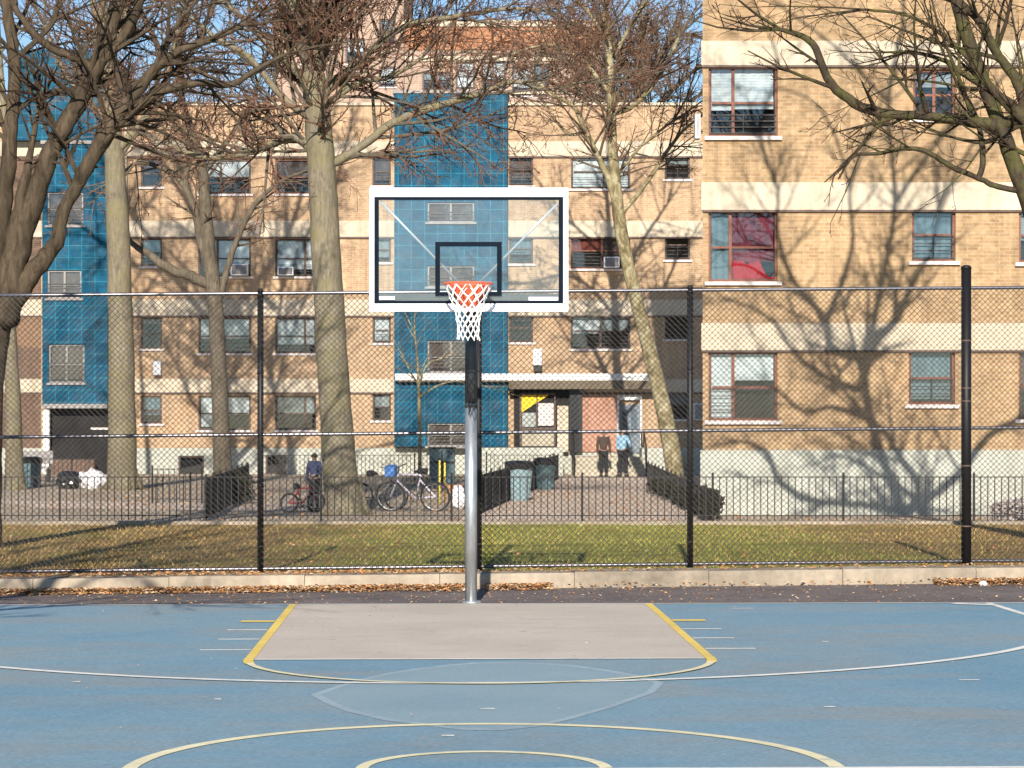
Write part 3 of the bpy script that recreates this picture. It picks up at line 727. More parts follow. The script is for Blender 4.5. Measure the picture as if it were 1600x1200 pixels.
# left entrance under the tower
g = MB(); a, b_ = X(66,Yt)-O[0], X(168,Yt)-O[0]
g.box(a, b_, -.62, -.52, Z(638,Yt), Z(631,Yt)); g.build('canopy_edge', M['frame_gr'], cb)
g = MB(); g.box(a+.06, b_-.06, -.055, -.051, 0.0, Z(638,Yt)); g.build('entrance_recess', M['room'], cb)
g = MB(); g.box(X(67,Yt)-O[0], X(77,Yt)-O[0], -.5, -.3, 0, Z(639,Yt)-.0); g.build('entrance_post', M['white_paint'], cb)
g = MB(); g.box(X(82,Yt)-O[0], X(150,Yt)-O[0], -.8, -.6, 0, Z(718,Yt)); g.build('entrance_wall', M['brick_dark'], cb)
# main entrance
Yc = 84.5; zc0, zc1 = Z(608,Yc), Z(584,Yc)
g = MB(); g.box(X(795,Yc)-O[0], X(1020,Yc)-O[0], -.75, -.06, zc0, Z(595,Yc)); g.box(X(622,Yc)-O[0], X(794,Yc)-O[0], -.75, -.503, zc0+.25, Z(590,Yc))
co = g.build('entrance_canopy', M['fascia'], cb)
g = MB(); g.box(X(618,Yc)-O[0], X(1022,Yc)-O[0], -.8, -.55, Z(594.5,Yc)+.004, zc1); g.build('canopy_trim', M['white_paint'], co)
def panel(name, p0, p1, y0, y1, d0, d1, mat, par=None):
    Yp = Y-d1; g = MB(); g.box(X(p0,Yp)-O[0], X(p1,Yp)-O[0], -d1, -d0, Z(y1,Yp), Z(y0,Yp)); return g.build(name, M[mat], par or cb)
panel('dark_opening', 803,890, 609,706, .062,.075,'room')
panel('entrance_pillar', 890,910, 609,706, .062,.32,'bag_black')
panel('cream_pillar', 871,888, 634,706, .08,.4,'band')
panel('red_brick_panel', 910,965, 616,706, .062,.12,'brick_red')
en = panel('entrance_door', 968,1000, 632,708, .062,.10,'steel_door')
g = MB(); Yp = Y-.16
for q in ((964,967.6,618,708),(1000.4,1003,618,708),(967.8,1000.2,617,625)): g.box(X(q[0],Yp)-O[0], X(q[1],Yp)-O[0], -.16, -.102, Z(q[3],Yp), Z(q[2],Yp))
g.build('door_frame', M['white_paint'], en)
g = MB()
for q in ((972,981,640,680),(986,996,640,680)): g.box(X(q[0],Yp)-O[0], X(q[1],Yp)-O[0], -.112, -.101, Z(q[3],Yp), Z(q[2],Yp))
g.build('door_pane', M['glass'], en)
# lobby window with banner
lw = MB(); Yp = Y-.2
def pb(m, p0, p1, y0, y1, d0, d1): m.box(X(p0,Y-d1)-O[0], X(p1,Y-d1)-O[0], -d1, -d0, Z(y1,Y-d1), Z(y0,Y-d1))
pb(lw,812,868,614,617,.1,.18); pb(lw,812,815,617.2,698,.1,.18); pb(lw,866,868,617.2,698,.1,.18); pb(lw,815.2,865.8,668,671,.1,.18); pb(lw,838,840,617.2,667.8,.1,.17)
lo = lw.build('lobby_window', M['frame_br'], cb)
q = MB(); pb(q,815.5,865.5,672,697,.12,.14); q.build('lower_panel', M['step'], lo)
q = MB(); yy = -.15
for tri in ([(814,617),(858,617),(814,645)],):
    P_ = [(X(p[0],Y-.15)-O[0], yy, Z(p[1],Y-.15)) for p in tri]; P2 = [(p[0], yy+.02, p[2]) for p in P_]
    q.v += P_+P2; q.f += [(0,1,2),(5,4,3),(0,3,4,1),(1,4,5,2),(2,5,3,0)]; q.mi += [0]*5
q.build('yellow_banner', M['yellow_sign'], lo)
q = MB(); pb(q, 841, 865, 630, 665, .105,.112); q.build('window_film', M['sill_w'], lo)
q = MB(); pb(q, 816, 837, 645, 667, .105,.112); q.build('window_film', M['bl_grey'], lo)
# porch wall and steps
panel('porch_wall', 748,880, 700,752, .5,2.6,'base_conc')
panel('porch_wall', 1003,1048, 700,750, .5,2.2,'base_conc')
g = MB()
for i in range(5):
    z1 = .62-.125*i
    g.box(X(893,Y)-O[0]+.003*i, X(1003,Y)-O[0]-.003*i, -2.0-.32*i, -.07-.01*i, -.1-.01*i, z1)
g.build('entrance_steps', M['step'], cb)
for px in (893,1001):
    g = MB(); xx = X(px,Y)-O[0]
    g.tube([(xx,-.6,.62),(xx,-.6,1.5),(xx,-2.0,1.5),(xx,-3.6,.95),(xx,-3.6,0)], .03, 6); g.tube([(xx,-2,.5),(xx,-2,1.5)], .025, 6)
    g.build('handrail', M['dark_metal'], cb)
# wall lamp
g = MB(); pb(g,833,847,545,571,.02,.35); wl = g.build('wall_lamp', M['ac'], cb, bevel=.03)
g = MB(); pb(g,834,847,572,580,.02,.33); g.build('lamp_lens', M['bag_black'], wl)
g = MB(); pb(g,239,251,564,586,.02,.3); g.build('vent_box', M['ac'], cb, bevel=.02)
ac_unit(cb, X(943,Y)-O[0], 0, Z(419,Y), .55, .38); ac_unit(cb, X(362,Y)-O[0], 0, Z(431,Y), .6, .4); ac_unit(cb, X(1083,Y)-O[0], 0, Z(657,Y), .55, .6)
ac_unit(cb, X(435,Y)-O[0], 0, Z(431,Y), .55, .3)
g = MB(); xx = X(197,Y)-O[0]; g.tube([(xx,-.1,zrf-.3),(xx,-.1,.6)], .05, 8); g.build('downpipe', M['band'], cb)

# --- taller buildings behind
Y = 130.0
def back(label, p0, p1, ptop, mat, wins, depth=10, YY=130.0, strip=None):
    O = (X(p0,YY), YY); t = thing('distant_apartment_building', label, 'building', (O[0], YY, 0))
    w = MB(); zt = Z(ptop,YY); x1 = X(p1,YY)-O[0]
    hs = [wr(*q[:4], YY) for q in wins]
    facade(w, 0, x1, 0, zt, 0, [(a-O[0], b-O[0], c, d) for a, b, c, d in hs], .3)
    prism(w, [(0,0),(x1,0),(x1,depth),(0,depth)], 0, zt, skip=(0,)); w.build('wall', [M[mat], M['room']], t)
    for q, h in zip(wins, hs): window(t, *h, YY, O, fw=.08, **q[4])
    g = MB(); g.box(-.15, x1+.15, -.15, depth+.15, zt+.002, zt+.35); g.build('coping', M['band'], t)
    return t, O
t, O = back('taller brick building with an orange top storey, seen over the flat roof', 632, 940, 42, 'brick_back', [
    (660,705,112,142,dict(blind=('bl_grey',.4),cols=2)), (712,742,96,140,dict(blind=('bl_white',.9))), (752,790,96,140,dict(blind=('bl_white',.6),cols=2)), (800,830,104,150,dict(blind=('bl_white',.7))), (834,858,100,152,dict(blind=('bl_teal',.6)))])
g = MB(); x1 = X(940,Y)-O[0]; g.box(.02, x1-.02, -.06, -.003, Z(78,Y), Z(42.5,Y)); g.build('orange_brick_storey', M['brick_orange'], t)
for yy in ((88,96),(143,147)):
    g = MB(); g.box(.02, x1-.02, -.08, -.003, Z(yy[1],Y), Z(yy[0],Y)); g.build('concrete_band', M['band'], t)
back('pinkish brick tower block behind the thick trunk, reaching above the picture', 428, 631, -60, 'brick_back', [
    (592,618,104,136,dict(blind=('bl_white',.8))), (470,500,60,100,dict(blind=('bl_grey',.5),cols=2)), (540,570,60,100,dict(blind=('bl_white',.5))), (592,618,30,70,dict(blind=('bl_grey',.5)))], 12)

# ------------------------------------------------------------------ ground
TH = R(1.7); P0 = Vector((X(736,25), 25.0, 0))
def C(u, v, z=0):
    return (P0.x+u*math.cos(TH)+v*math.sin(TH), P0.y+u*math.sin(TH)-v*math.cos(TH), z)
def slope(x): return .0092*x
g = MB(); g.quad((-400,-60,-.35),(400,-60,-.35),(400,700,-.35),(-400,700,-.35)); props(g.build('ground', M['soil_far']), kind='structure')
# court asphalt + paint
g = MB(); g.quad(C(-30,45,-.004),C(30,45,-.004),C(30,0,-.004),C(-30,0,-.004)); props(g.build('court_asphalt', M['asphalt']), kind='structure')
g = MB(); g.quad(C(-30,45),C(30,45),C(30,-.02),C(-30,-.02)); props(g.build('blue_court_surface', M['court']), kind='structure')
# strip between baseline and kerb (falls to the left)
KY = 2.3
def K(u, v, dz=0):   # kerb-line coordinates: height follows the slope
    p = C(u, -v); k = min(1, max(0, v/KY)); return (p[0], p[1], slope(p[0])*k+dz)
g = MB(); N = 24
for i in range(N):
    a, b_ = -14+28*i/N, -14+28*(i+1)/N
    for j in range(4):
        v0, v1 = .02+(KY-.02)*j/4, .02+(KY-.02)*(j+1)/4
        g.quad(K(a,v0,-.002),K(b_,v0,-.002),K(b_,v1,-.002),K(a,v1,-.002))
props(g.build('asphalt_strip', M['asphalt']), kind='structure')
g = MB(); KH = .17; KW = .55; rg = random.Random(3)
us = [-14+1.52*i for i in range(20)]
for a, b_ in zip(us[:-1], us[1:]):
    b2 = b_-.006; j = rg.uniform(-.006,.006)
    p = [K(a,KY,-.25),K(b2,KY,-.25),K(b2,KY,KH-.03+j),K(a,KY,KH-.03+j),K(a,KY+.03,KH+j),K(b2,KY+.03,KH+j),K(b2,KY+KW,KH+j),K(a,KY+KW,KH+j)]
    g.quad(p[0],p[1],p[2],p[3]); g.quad(p[3],p[2],p[5],p[4]); g.quad(p[4],p[5],p[6],p[7])
    q = [K(b2,KY,-.25),K(b2,KY+KW,-.25)]; g.quad(q[0],q[1],p[6],p[2]); q = [K(a,KY,-.25),K(a,KY+KW,-.25)]; g.quad(q[0],p[3],p[7],q[1])
props(g.build('kerb', M['kerb']), kind='structure')
# lawn
FY = 43.9
def lawn_z(x, Yv):
    k = min(1, max(0, (Yv-27.8)/(FY-27.8))); return (slope(x)+KH-.02)*(1-k)**1.0+.0*k
g = MB(); nx, ny = 60, 30; y0 = 27.7
for i in range(nx+1):
    for j in range(ny+1):
        x = -16+32*i/nx; yv = y0+(x+.4)*math.tan(TH)*(1-j/ny)+ (FY-y0)*j/ny
        g.v.append((x, yv, lawn_z(x, yv)+rg.uniform(-.012,.012)*(0 if j == 0 else 1)))
for i in range(nx):
    for j in range(ny):
        a = i*(ny+1)+j; g.f.append((a, a+ny+1, a+ny+2, a+1)); g.mi.append(0)
props(g.build('lawn', M['lawn'], smooth=True), kind='structure')
# lawn edging kerb below the low fence
g = MB(); g.box(-16, 16, FY, FY+.3, -.3, .06); props(g.build('edging_kerb', M['kerb']), kind='structure')
g = MB(); g.quad((-40,FY+.3,-.004),(40,FY+.3,-.004),(40,140,-.004),(-40,140,-.004)); props(g.build('yard_earth', M['dirt']), kind='structure')
g = MB(); g.quad((X(700,44.2),44.22,.004),(X(1100,44.2),44.22,.004),(X(1045,80),81.5,.004),(X(880,80),81.5,.004)); props(g.build('entrance_path', M['path']), kind='structure')
g = MB(); g.quad((X(60,52),52,.003),(X(560,52),50,.003),(X(560,56),55,.003),(X(-40,56),57,.003)); props(g.build('yard_path', M['path']), kind='structure')
# grass blades
gb = MB(); rg = random.Random(12)
for i in range(42000):
    x = rg.uniform(-9.5, 10.5); yv = y0+.25+(FY-y0-.3)*rg.random()**1.1; 
    if abs(x) > yv*.235: continue
    green = 1/(1+math.exp(-(x+2.0)*1.6))*1/(1+math.exp((x-4.6)*1.6))
    patch = math.sin(x*1.3+yv*.7)+math.sin(x*.6-yv*1.1+2)
    if patch < -.9 and rg.random() < .7: continue
    z = lawn_z(x, yv)-.01; hgt = rg.uniform(.025,.07); a = rg.uniform(0, math.pi); w_ = rg.uniform(.004,.011); dx, dy = math.cos(a)*w_, math.sin(a)*w_
    n = len(gb.v); gb.v += [(x-dx,yv-dy,z),(x+dx,yv+dy,z),(x+rg.uniform(-.04,.04),yv+rg.uniform(-.04,.04),z+hgt)]
    gb.f.append((n,n+1,n+2)); gb.mi.append(0 if rg.random() < green*.75 else (1 if rg.random() < .6 else 2))
props(gb.build('grass', [M['blade_g'],M['blade_s'],M['blade_b']]), 'patchy short winter grass', 'grass', kind='stuff')
# fallen leaves
lf = MB(); rg = random.Random(13)
def leaf(x, y, z, s, mi):
    a = rg.uniform(0, 6.28); ca, sa = math.cos(a)*s, math.sin(a)*s; t = rg.uniform(-.8,.8)*s
    n = len(lf.v); lf.v += [(x-ca,y-sa,z),(x+sa*.5,y-ca*.5,z+rg.uniform(0,.6)*s),(x+ca,y+sa,z+abs(t)),(x-sa*.5,y+ca*.5,z+rg.uniform(0,.8)*s)]
    lf.f.append((n,n+1,n+2,n+3)); lf.mi.append(mi)
def lmi(): r = rg.random(); return 0 if r < .5 else (1 if r < .82 else 2)
for i in range(16000):
    u = rg.uniform(-6.2, 6.4)
    px = 736+u*151
    dens = 1 if px < 640 else .75 if px < 730 else .0
    if 765 < px < 880: dens = .7
    if px > 1530: dens = .8
    if rg.random() > max(dens, .03): continue
    v = KY-abs(rg.gauss(0,.17)); p = K(u, v, .004); leaf(p[0], p[1], p[2]+rg.random()*.05*(1 if v > KY-.25 else .2), rg.uniform(.012,.035), lmi())
for i in range(1500):
    u = rg.uniform(-6.4, 6.6); v = rg.uniform(.05, KY); p = K(u, v, .004); leaf(p[0], p[1], p[2], rg.uniform(.006,.022), lmi())
for i in range(700):
    x = rg.uniform(-9,9); yv = y0+.4+(FY-y0-.5)*rg.random()**2; leaf(x, yv, lawn_z(x,yv)+.02, rg.uniform(.02,.05), lmi())
for i in range(3200):
    u = rg.uniform(-6.4,6.6); p = K(u if rg.random() < .4 else -abs(u), KY+rg.uniform(.02,.75), KH+.012); leaf(p[0], p[1], p[2], rg.uniform(.012,.035), lmi())
for i in range(260):
    u = rg.uniform(-6,6); v = rg.uniform(0,11)**1; p = C(u, v, .02); leaf(p[0], p[1], p[2], rg.uniform(.005,.013), lmi())
for i in range(1500):
    x = rg.uniform(-11,9); yv = rg.uniform(44.5,70); leaf(x, yv, .01, rg.uniform(.03,.07), lmi())
props(lf.build('fallen_leaves', [M['leaf_o'],M['leaf_t'],M['leaf_b']]), 'dry orange and tan leaves blown against the kerb', 'leaves', kind='stuff')

# ------------------------------------------------------------------ court markings
KX = 1.83; FT = 5.79
g = MB(); g.quad(C(-KX,FT,.003),C(KX,FT,.003),C(KX,.06,.003),C(-KX,.06,.003)); props(g.build('key_area', M['key']), kind='structure')
def strip(mb, pts, w, z):
    n = len(pts)
    for i in range(n-1):
        a, b_ = Vector(pts[i]), Vector(pts[i+1])
        def nn(k):
            d = Vector(pts[min(k+1,n-1)])-Vector(pts[max(k-1,0)]); d.normalize(); return Vector((-d.y, d.x))
        na, nb = nn(i)*w/2, nn(i+1)*w/2
        q = [a+na, a-na, b_-nb, b_+nb]; mb.quad(*[C(p.x, p.y, z) for p in q])
def arc(cu, cv, r, a0, a1, n=64): return [(cu+r*math.cos(a0+(a1-a0)*i/n), cv+r*math.sin(a0+(a1-a0)*i/n)) for i in range(n+1)]
# lens of faded paint in front of the free throw line
lens_px = [(485,1086),(520,1074),(560,1062),(610,1051),(650,1045),(700,1039),(740,1035.5),(800,1034.5),(860,1037),(900,1040),(950,1047),(1000,1056),(1038,1067),(1022,1083),(990,1094),(960,1105),(890,1125),(840,1136),(780,1142),(720,1141),(680,1136),(600,1126),(540,1112),(508,1099)]
LP = [(X(p[0], HC*F/(p[1]-HY)), HC*F/(p[1]-HY)) for p in lens_px]
n = len(LP); g = MB(); g.v = [(p[0],p[1],.0015) for p in LP]; g.f = [tuple(range(n))]; g.mi = [0]
props(g.build('faded_court_patch', M['lens']), kind='structure')
g = MB(); cx = sum(p[0] for p in LP)/n; cy = sum(p[1] for p in LP)/n
for i in range(n):
    a, b_ = LP[i], LP[(i+1) % n]; k = .945
    g.quad((a[0],a[1],.0025),(b_[0],b_[1],.0025),(cx+(b_[0]-cx)*k,cy+(b_[1]-cy)*k,.0025),(cx+(a[0]-cx)*k,cy+(a[1]-cy)*k,.0025))
props(g.build('faded_patch_outline', M['l_faint']), kind='structure')
g = MB()
strip(g, [(-6.6,.03),(6.6,.03)], .05, .005); strip(g, [(-KX,FT),(KX,FT)], .06, .006)
strip(g, arc(-.19, 1.97, 5.595, 0, math.pi, 96), .085, .0075)
strip(g, [(5.40,1.97),(5.36,0.0)], .08, .003); strip(g, [(-5.78,1.97),(-5.78,0.0)], .08, .003)
for s in (-1,1):
    for v, a in ((3.05,.36),(3.98,.36),(4.95,.42)):
        strip(g, [(s*(KX+.05),v),(s*(KX+.05+a),v)], .065, .003)
strip(g, [(-7.6,11.86),(7.6,11.86)], .09, .003)
strip(g, [(4.98,.12),(5.36,.34)], .16, .006)
for px, py, l in ((1160,951,.24),(1515,1063,.16),(1296,1105,.08),(762,1108,.1),(1290,1003,.06),(486,972,.05),(120,1066,.06),(340,1093,.05),(700,1150,.08)):
    Yg = HC*F/(py-HY); xg = X(px,Yg); g.quad((xg-l/2,Yg-.02,.0042),(xg+l/2,Yg-.03,.0042),(xg+l/2.4,Yg+.03,.0042),(xg-l/2.2,Yg+.02,.0042))
props(g.build('white_court_lines', M['l_white']), kind='structure')
g = MB()
for s in (-1,1):
    strip(g, [(s*KX,.06),(s*KX,FT-.02)], .075, .006); strip(g, [(s*(KX+.045),2.15),(s*(KX+.36),2.15)], .17, .006)
    strip(g, [(s*KX,FT-.08)]+[(s*a, b_) for a, b_ in arc(0, FT, 1.83, 0, .2, 6)], .08, .009)
props(g.build('yellow_lane_lines', M['l_yel']), kind='structure')
g = MB()
strip(g, arc(0, FT, 1.83, .17, math.pi-.17, 48), .06, .0105)
strip(g, arc(-.08, 11.82, 1.93, -math.pi, 0, 72), .085, .0045); strip(g, arc(-.08, 11.82, .665, -math.pi, 0, 40), .07, .0045)
props(g.build('pale_yellow_court_lines', M['l_pale']), kind='structure')

# ------------------------------------------------------------------ hoop
hp = thing('basketball_hoop', 'basketball hoop with clear framed backboard on a galvanised pole at the baseline', 'basketball hoop', (P0.x, P0.y, 0))
zs = Z(632,25)
g = MB(); g.tube([(0,0,-.02),(0,0,zs)], .062, 24); g.tube([(0,0,0),(0,0,.035)], .1, 20); g.build('pole', M['galv'], hp, True)
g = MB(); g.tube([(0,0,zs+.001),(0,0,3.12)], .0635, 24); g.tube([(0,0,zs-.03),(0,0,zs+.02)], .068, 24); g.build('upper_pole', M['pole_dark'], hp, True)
YB = 23.78; dyb = YB-25.0
def bx(px): return X(px, YB)-P0.x
def bz(py): return Z(py, YB)
def brect(m, p0, p1, y0, y1, d0, d1, mi=0): m.box(bx(p0), bx(p1), dyb+d0, dyb+d1, bz(y1), bz(y0), mi)
g = MB(); brect(g,577,888,293.5,308,-.02,.03); brect(g,577,888,474.5,487,-.02,.03); brect(g,577,585,308.02,474.48,-.02,.03); brect(g,880,888,308.02,474.48,-.02,.03)
bf = g.build('backboard_frame', M['bb_white'], hp, bevel=.006)
g = MB(); brect(g,585.1,879.9,308.1,474.4,.003,.015); pane = g.build('backboard_glass', M['bb_glass'], hp)
g = MB()
brect(g,585.2,879.8,308.2,312.5,-.003,.001); brect(g,585.2,879.8,470,474.3,-.003,.001); brect(g,585.2,592,312.6,469.9,-.003,.001); brect(g,873,879.8,312.6,469.9,-.003,.001)
brect(g,680,784,378,385,-.003,.001); brect(g,680,687.5,385.1,462,-.003,.001); brect(g,776.5,784,385.1,462,-.003,.001)
brect(g,687.6,776.4,456,462,-.003,.001)
g.build('target_square', M['bb_black'], pane)
g = MB(); brect(g,592.5,617,463,468.5,-.006,-.001); brect(g,826,872,464,469.5,-.006,-.001)
g.build('sticker', M['decal'], pane)
g = MB(); brect(g,585.5,879.5,459,471,.03,.07); g.build('lower_back_rail', M['pole_dark'], hp)
# arm, braces
g = MB(); g.box(-.07,.07, dyb+.08, .05, 2.98, 3.12); g.box(-.22,.22, dyb+.02, dyb+.08, bz(482), bz(448)); g.build('mounting_arm', M['pole_dark'], hp, bevel=.008)
for a, b_ in (((594,314),(716,442)),((871,318),(748,442))):
    g = MB(); p = (bx(a[0]), dyb+.03, bz(a[1])); q = (bx(b_[0]), dyb+.35, bz(b_[1])+.02); g.tube([p,q], .0115, 8); g.build('brace_rod', M['rod'], hp, True)
# rim
RR = .235; rc = Vector((.0, dyb-.16-RR, bz(444)-.0))
rz_ = 3.215
rim = MB(); rim.tube([(RR*math.cos(a), rc.y+RR*math.sin(a), rz_) for a in [2*math.pi*i/40 for i in range(40)]], .010, 8, closed=True)
rim.box(-.09,.09, dyb-.035,-.022+dyb, rz_-.19, rz_+.02); rim.box(-.075,.075, dyb-.17, dyb-.036, rz_-.012, rz_-.001)
for s in (-1,1):
    n = len(rim.v); 
    rim.tube([(s*.2, rc.y+.1, rz_-.01),(s*.11, dyb-.1, rz_-.02),(s*.08, dyb-.03, rz_-.03)], .008, 6)
    rim.tube([(s*.17, rc.y+.14, rz_-.012),(s*.06, dyb-.06, rz_-.17)], .009, 6)
# triangular orange bracket plate
n = len(rim.v); yb = dyb-.19; rim.v += [(-.2,yb,rz_-.012),(.2,yb,rz_-.012),(.055,dyb-.04,rz_-.21),(-.055,dyb-.04,rz_-.21),(-.2,yb+.008,rz_-.012),(.2,yb+.008,rz_-.012),(.055,dyb-.032,rz_-.21),(-.055,dyb-.032,rz_-.21)]
for f in ((0,1,2,3),(7,6,5,4),(0,4,5,1),(1,5,6,2),(2,6,7,3),(3,7,4,0)): rim.f.append(tuple(n+i for i in f)); rim.mi.append(0)
ri = rim.build('rim', M['rim'], hp)
net = MB(); NL = 12; lev = [(0,.232),(.07,.205),(.13,.178),(.19,.155),(.24,.135),(.29,.122),(.34,.112),(.39,.106),(.44,.102),(.49,.104),(.535,.108)]
rg = random.Random(9)
node = [[Vector((r*math.cos(2*math.pi*(j+.5*(i % 2))/NL)+rg.uniform(-.004,.004), rc.y+r*math.sin(2*math.pi*(j+.5*(i % 2))/NL), rz_-d+rg.uniform(-.008,.008))) for j in range(NL)] for i, (d, r) in enumerate(lev)]
for i in range(len(lev)-1):
    for j in range(NL):
        a = node[i][j]; o = (j+1) % NL if i % 2 else (j-1) % NL
        for b_ in (node[i+1][j], node[i+1][o]): net.tube([a, (a+b_)/2, b_], .0050, 4)
for i in range(1, len(lev)):
    for p in node[i]: net.tube([p+Vector((0,0,.01)), p-Vector((0,0,.01))], .0075, 4)
net.build('net', M['net'], hp)

# ------------------------------------------------------------------ chain link fence
FYc = 27.92
def fpt(px, dY=0):
    x = X(px, FYc); p_y = FYc+(x-P0.x)*math.tan(TH); return x, p_y
def fbase(x): return slope(x)+KH
ZT, ZM, ZB = 3.38-KH, 1.755-KH, .045
fn = thing('chain_link_fence', 'tall black chain-link fence on the kerb behind the hoop', 'fence', (0, FYc, 0))
def fl(x, z, dy=0): return (x, (x-P0.x)*math.tan(TH)+dy, fbase(x)+z)
for px in (-20, 408, 748, 1079, 1850):
    x, yy = fpt(px); g = MB(); g.tube([fl(x,-.06), fl(x,ZT+.02)], .036, 16); g.tube([fl(x,ZT+.02), fl(x,ZT+.055)], [.04,.02], 12)
    for z in (ZM, ZT-.02, .3, 1.0, 2.3): g.tube([fl(x,z-.012), fl(x,z+.012)], .040, 12)
    g.build('post', M['post_paint'], fn, True)
x, yy = fpt(1514); g = MB(); g.tube([fl(x,-.06), fl(x,3.60-KH)], .058, 20); g.tube([fl(x,3.60-KH), fl(x,3.63-KH), fl(x,3.645-KH)], [.064,.058,.03], 16)
go = g.build('tall_post', M['post_paint'], fn, True)
g = MB()
for z in (.45,1.15,1.9,2.05,2.6): g.tube([fl(x,z-.008), fl(x,z+.008)], .0605, 16)
g.build('tie_band', M['frame_br'], go)
xa, xb = X(-90,FYc), X(1780,FYc)
for z, nm in ((ZT,'top_rail'),(ZM,'middle_rail'),(ZB,'bottom_rail')):
    g = MB(); g.tube([fl(xa+(xb-xa)*i/12, z, -.0) for i in range(13)], .021, 12); g.build(nm, M['rail_paint'], fn, True)
wm = MB(); pit = .066; hgt = ZT-ZB; rgw = random.Random(4)
def wire(x0, z0, x1_, z1):
    # a thin three sided bar, split where it leaves the panel
    if x1_ < xa and x0 < xa: return
    n = 6; pts = []
    for i in range(n+1):
        t = i/n; x = x0+(x1_-x0)*t; z = z0+(z1-z0)*t
        if x < xa-.3 or x > xb+.3: continue
        pts.append(fl(x, z, -.03))
    if len(pts) > 1: wm.tube(pts, .0035, 3, cap=False)
i = 0; x = xa-hgt
while x < xb:
    wire(x, ZB, x+hgt, ZT); wire(x+hgt, ZB, x, ZT); x += pit; i += 1
wm.build('chain_mesh', M['wire'], fn)

# ------------------------------------------------------------------ low picket fences
def picket(label, a, b_, hgt=.8, sp=.125, every=19, group='low black picket fences', mat='dark_metal', z=.06, zf=None):
    a, b_ = Vector(a), Vector(b_); L = (b_-a).length; d = (b_-a)/L
    t = thing('picket_fence', label, 'fence', (a.x, a.y, 0), 0, group)
    n = int(L/sp); k = 0; rgp = random.Random(int(L*10))
    while k < n:
        m_ = min(n, k+every); g = MB()
        for i in range(k+1, m_):
            p = d*(i*sp); h_ = hgt-.02; w = .0125
            lean = rgp.uniform(-.006,.006)
            g.tube([(p.x,p.y,z+.02),(p.x+lean,p.y,z+h_+.035)], w, 4)
        p, q = d*(k*sp), d*(m_*sp); 
        for zz in (hgt, .1): g.tube([(p.x,p.y,z+zz),(q.x,q.y,z+zz)], .013, 4)
        g.build('panel', M[mat], t)
        g = MB(); g.tube([(p.x,p.y,z-.1),(p.x,p.y,z+hgt+.05)], .021, 6); g.tube([(p.x,p.y,z+hgt+.05),(p.x,p.y,z+hgt+.09)], [.028,.008], 6); g.build('post', M[mat], t)
        k = m_
    p = d*(n*sp); g = MB(); g.tube([(p.x,p.y,z-.1),(p.x,p.y,z+hgt+.05)], .021, 6); g.build('post', M[mat], t)
picket('long low black picket fence along the far side of the lawn', (-10.6,FY+.15), (10.9,FY+.15), .80)
picket('low black picket fence along the right edge of the entrance path', (X(1104,45),45.2), (X(1012,71),71), .62, z=0, sp=.11)
picket('low black picket fence along the left edge of the entrance path', (X(752,49),49), (X(872,77),77), .78, z=0)
picket('low black picket fence in front of the porch wall', (X(760,77),77.2), (X(869,77),77.2), .78, z=0)
picket('low black picket fence in front of the blue stair tower', (X(405,74),74), (X(700,74),74), .82, z=0)
picket('low black picket fence running back beside the small forked tree', (X(322,46),46), (X(388,60),60), .78, z=0, sp=.1)
picket('low black picket fence between the pale trunk and the small forked tree', (X(238,55),55), (X(322,55),55), .78, z=0)
picket('low black picket fence in front of the left entrance', (X(-20,68),68), (X(160,68),68), .8, z=0)

# hedge wedge & brush
def shrub(name, label, cat, pts, n, mat, leafs=(.03,.07), twmat='twig_dark', ground=0):
    cx = sum(p[0] for p in pts)/len(pts); cy = sum(p[1] for p in pts)/len(pts)
    t = thing(name, label, cat, (cx, cy, 0)); rg = random.Random(n); lm = MB(); st = MB()
    for i in range(n):
        k = rg.randrange(len(pts)); x, y, r, h = pts[k]
        a = rg.uniform(0,6.28); rr = r*rg.random()**.5; z = h*(1-.35*(rr/r)**2)*rg.random()**.6
        p = Vector((x-cx+rr*math.cos(a), y-cy+rr*math.sin(a)*.7, z)); s = rg.uniform(*leafs)
        d1 = Vector((rg.uniform(-1,1),rg.uniform(-1,1),rg.uniform(-1,1))).normalized(); d2 = d1.orthogonal().normalized()
        q = [p-d1*s, p+d2*s*.5, p+d1*s, p-d2*s*.5]; k0 = len(lm.v); lm.v += [tuple(v) for v in q]; lm.f.append((k0,k0+1,k0+2,k0+3)); lm.mi.append(0)
    for x, y, r, h in pts:
        for _ in range(7):
            a = rg.uniform(0,6.28); st.tube([(x-cx,y-cy,0),(x-cx+r*.4*math.cos(a),y-cy+r*.3*math.sin(a),h*.5),(x-cx+r*.8*math.cos(a),y-cy+r*.5*math.sin(a),h*.9)], [.012,.008,.004], 4)
    lm.build('foliage', M[mat], t); st.build('stem', M[twmat], t)
hp_ = [(X(1100-i*7,46+i*1.6)+.12, 46+i*1.6, .26+.02*i, .62-.022*i) for i in range(11)]
shrub('clipped_hedge', 'low dark hedge behind the path fence, left of the near brick wing', 'hedge', hp_, 5200, 'hedge')
shrub('dry_bush', 'tangled pale dry bush at the right edge behind the low fence', 'bush', [(X(1578,45.2),45.2,.38,.42),(X(1600,45),45.0,.35,.46),(X(1622,45.4),45.4,.4,.5)], 2600, 'drybrush', (.02,.06), 'drybrush')
shrub('dark_bush', 'dark bush beside the small forked tree behind the low fence', 'bush', [(X(345,54),54.2,.4,.72),(X(370,54),54.5,.36,.8),(X(352,56),56,.35,.75)], 2600, 'hedge', (.02,.05))

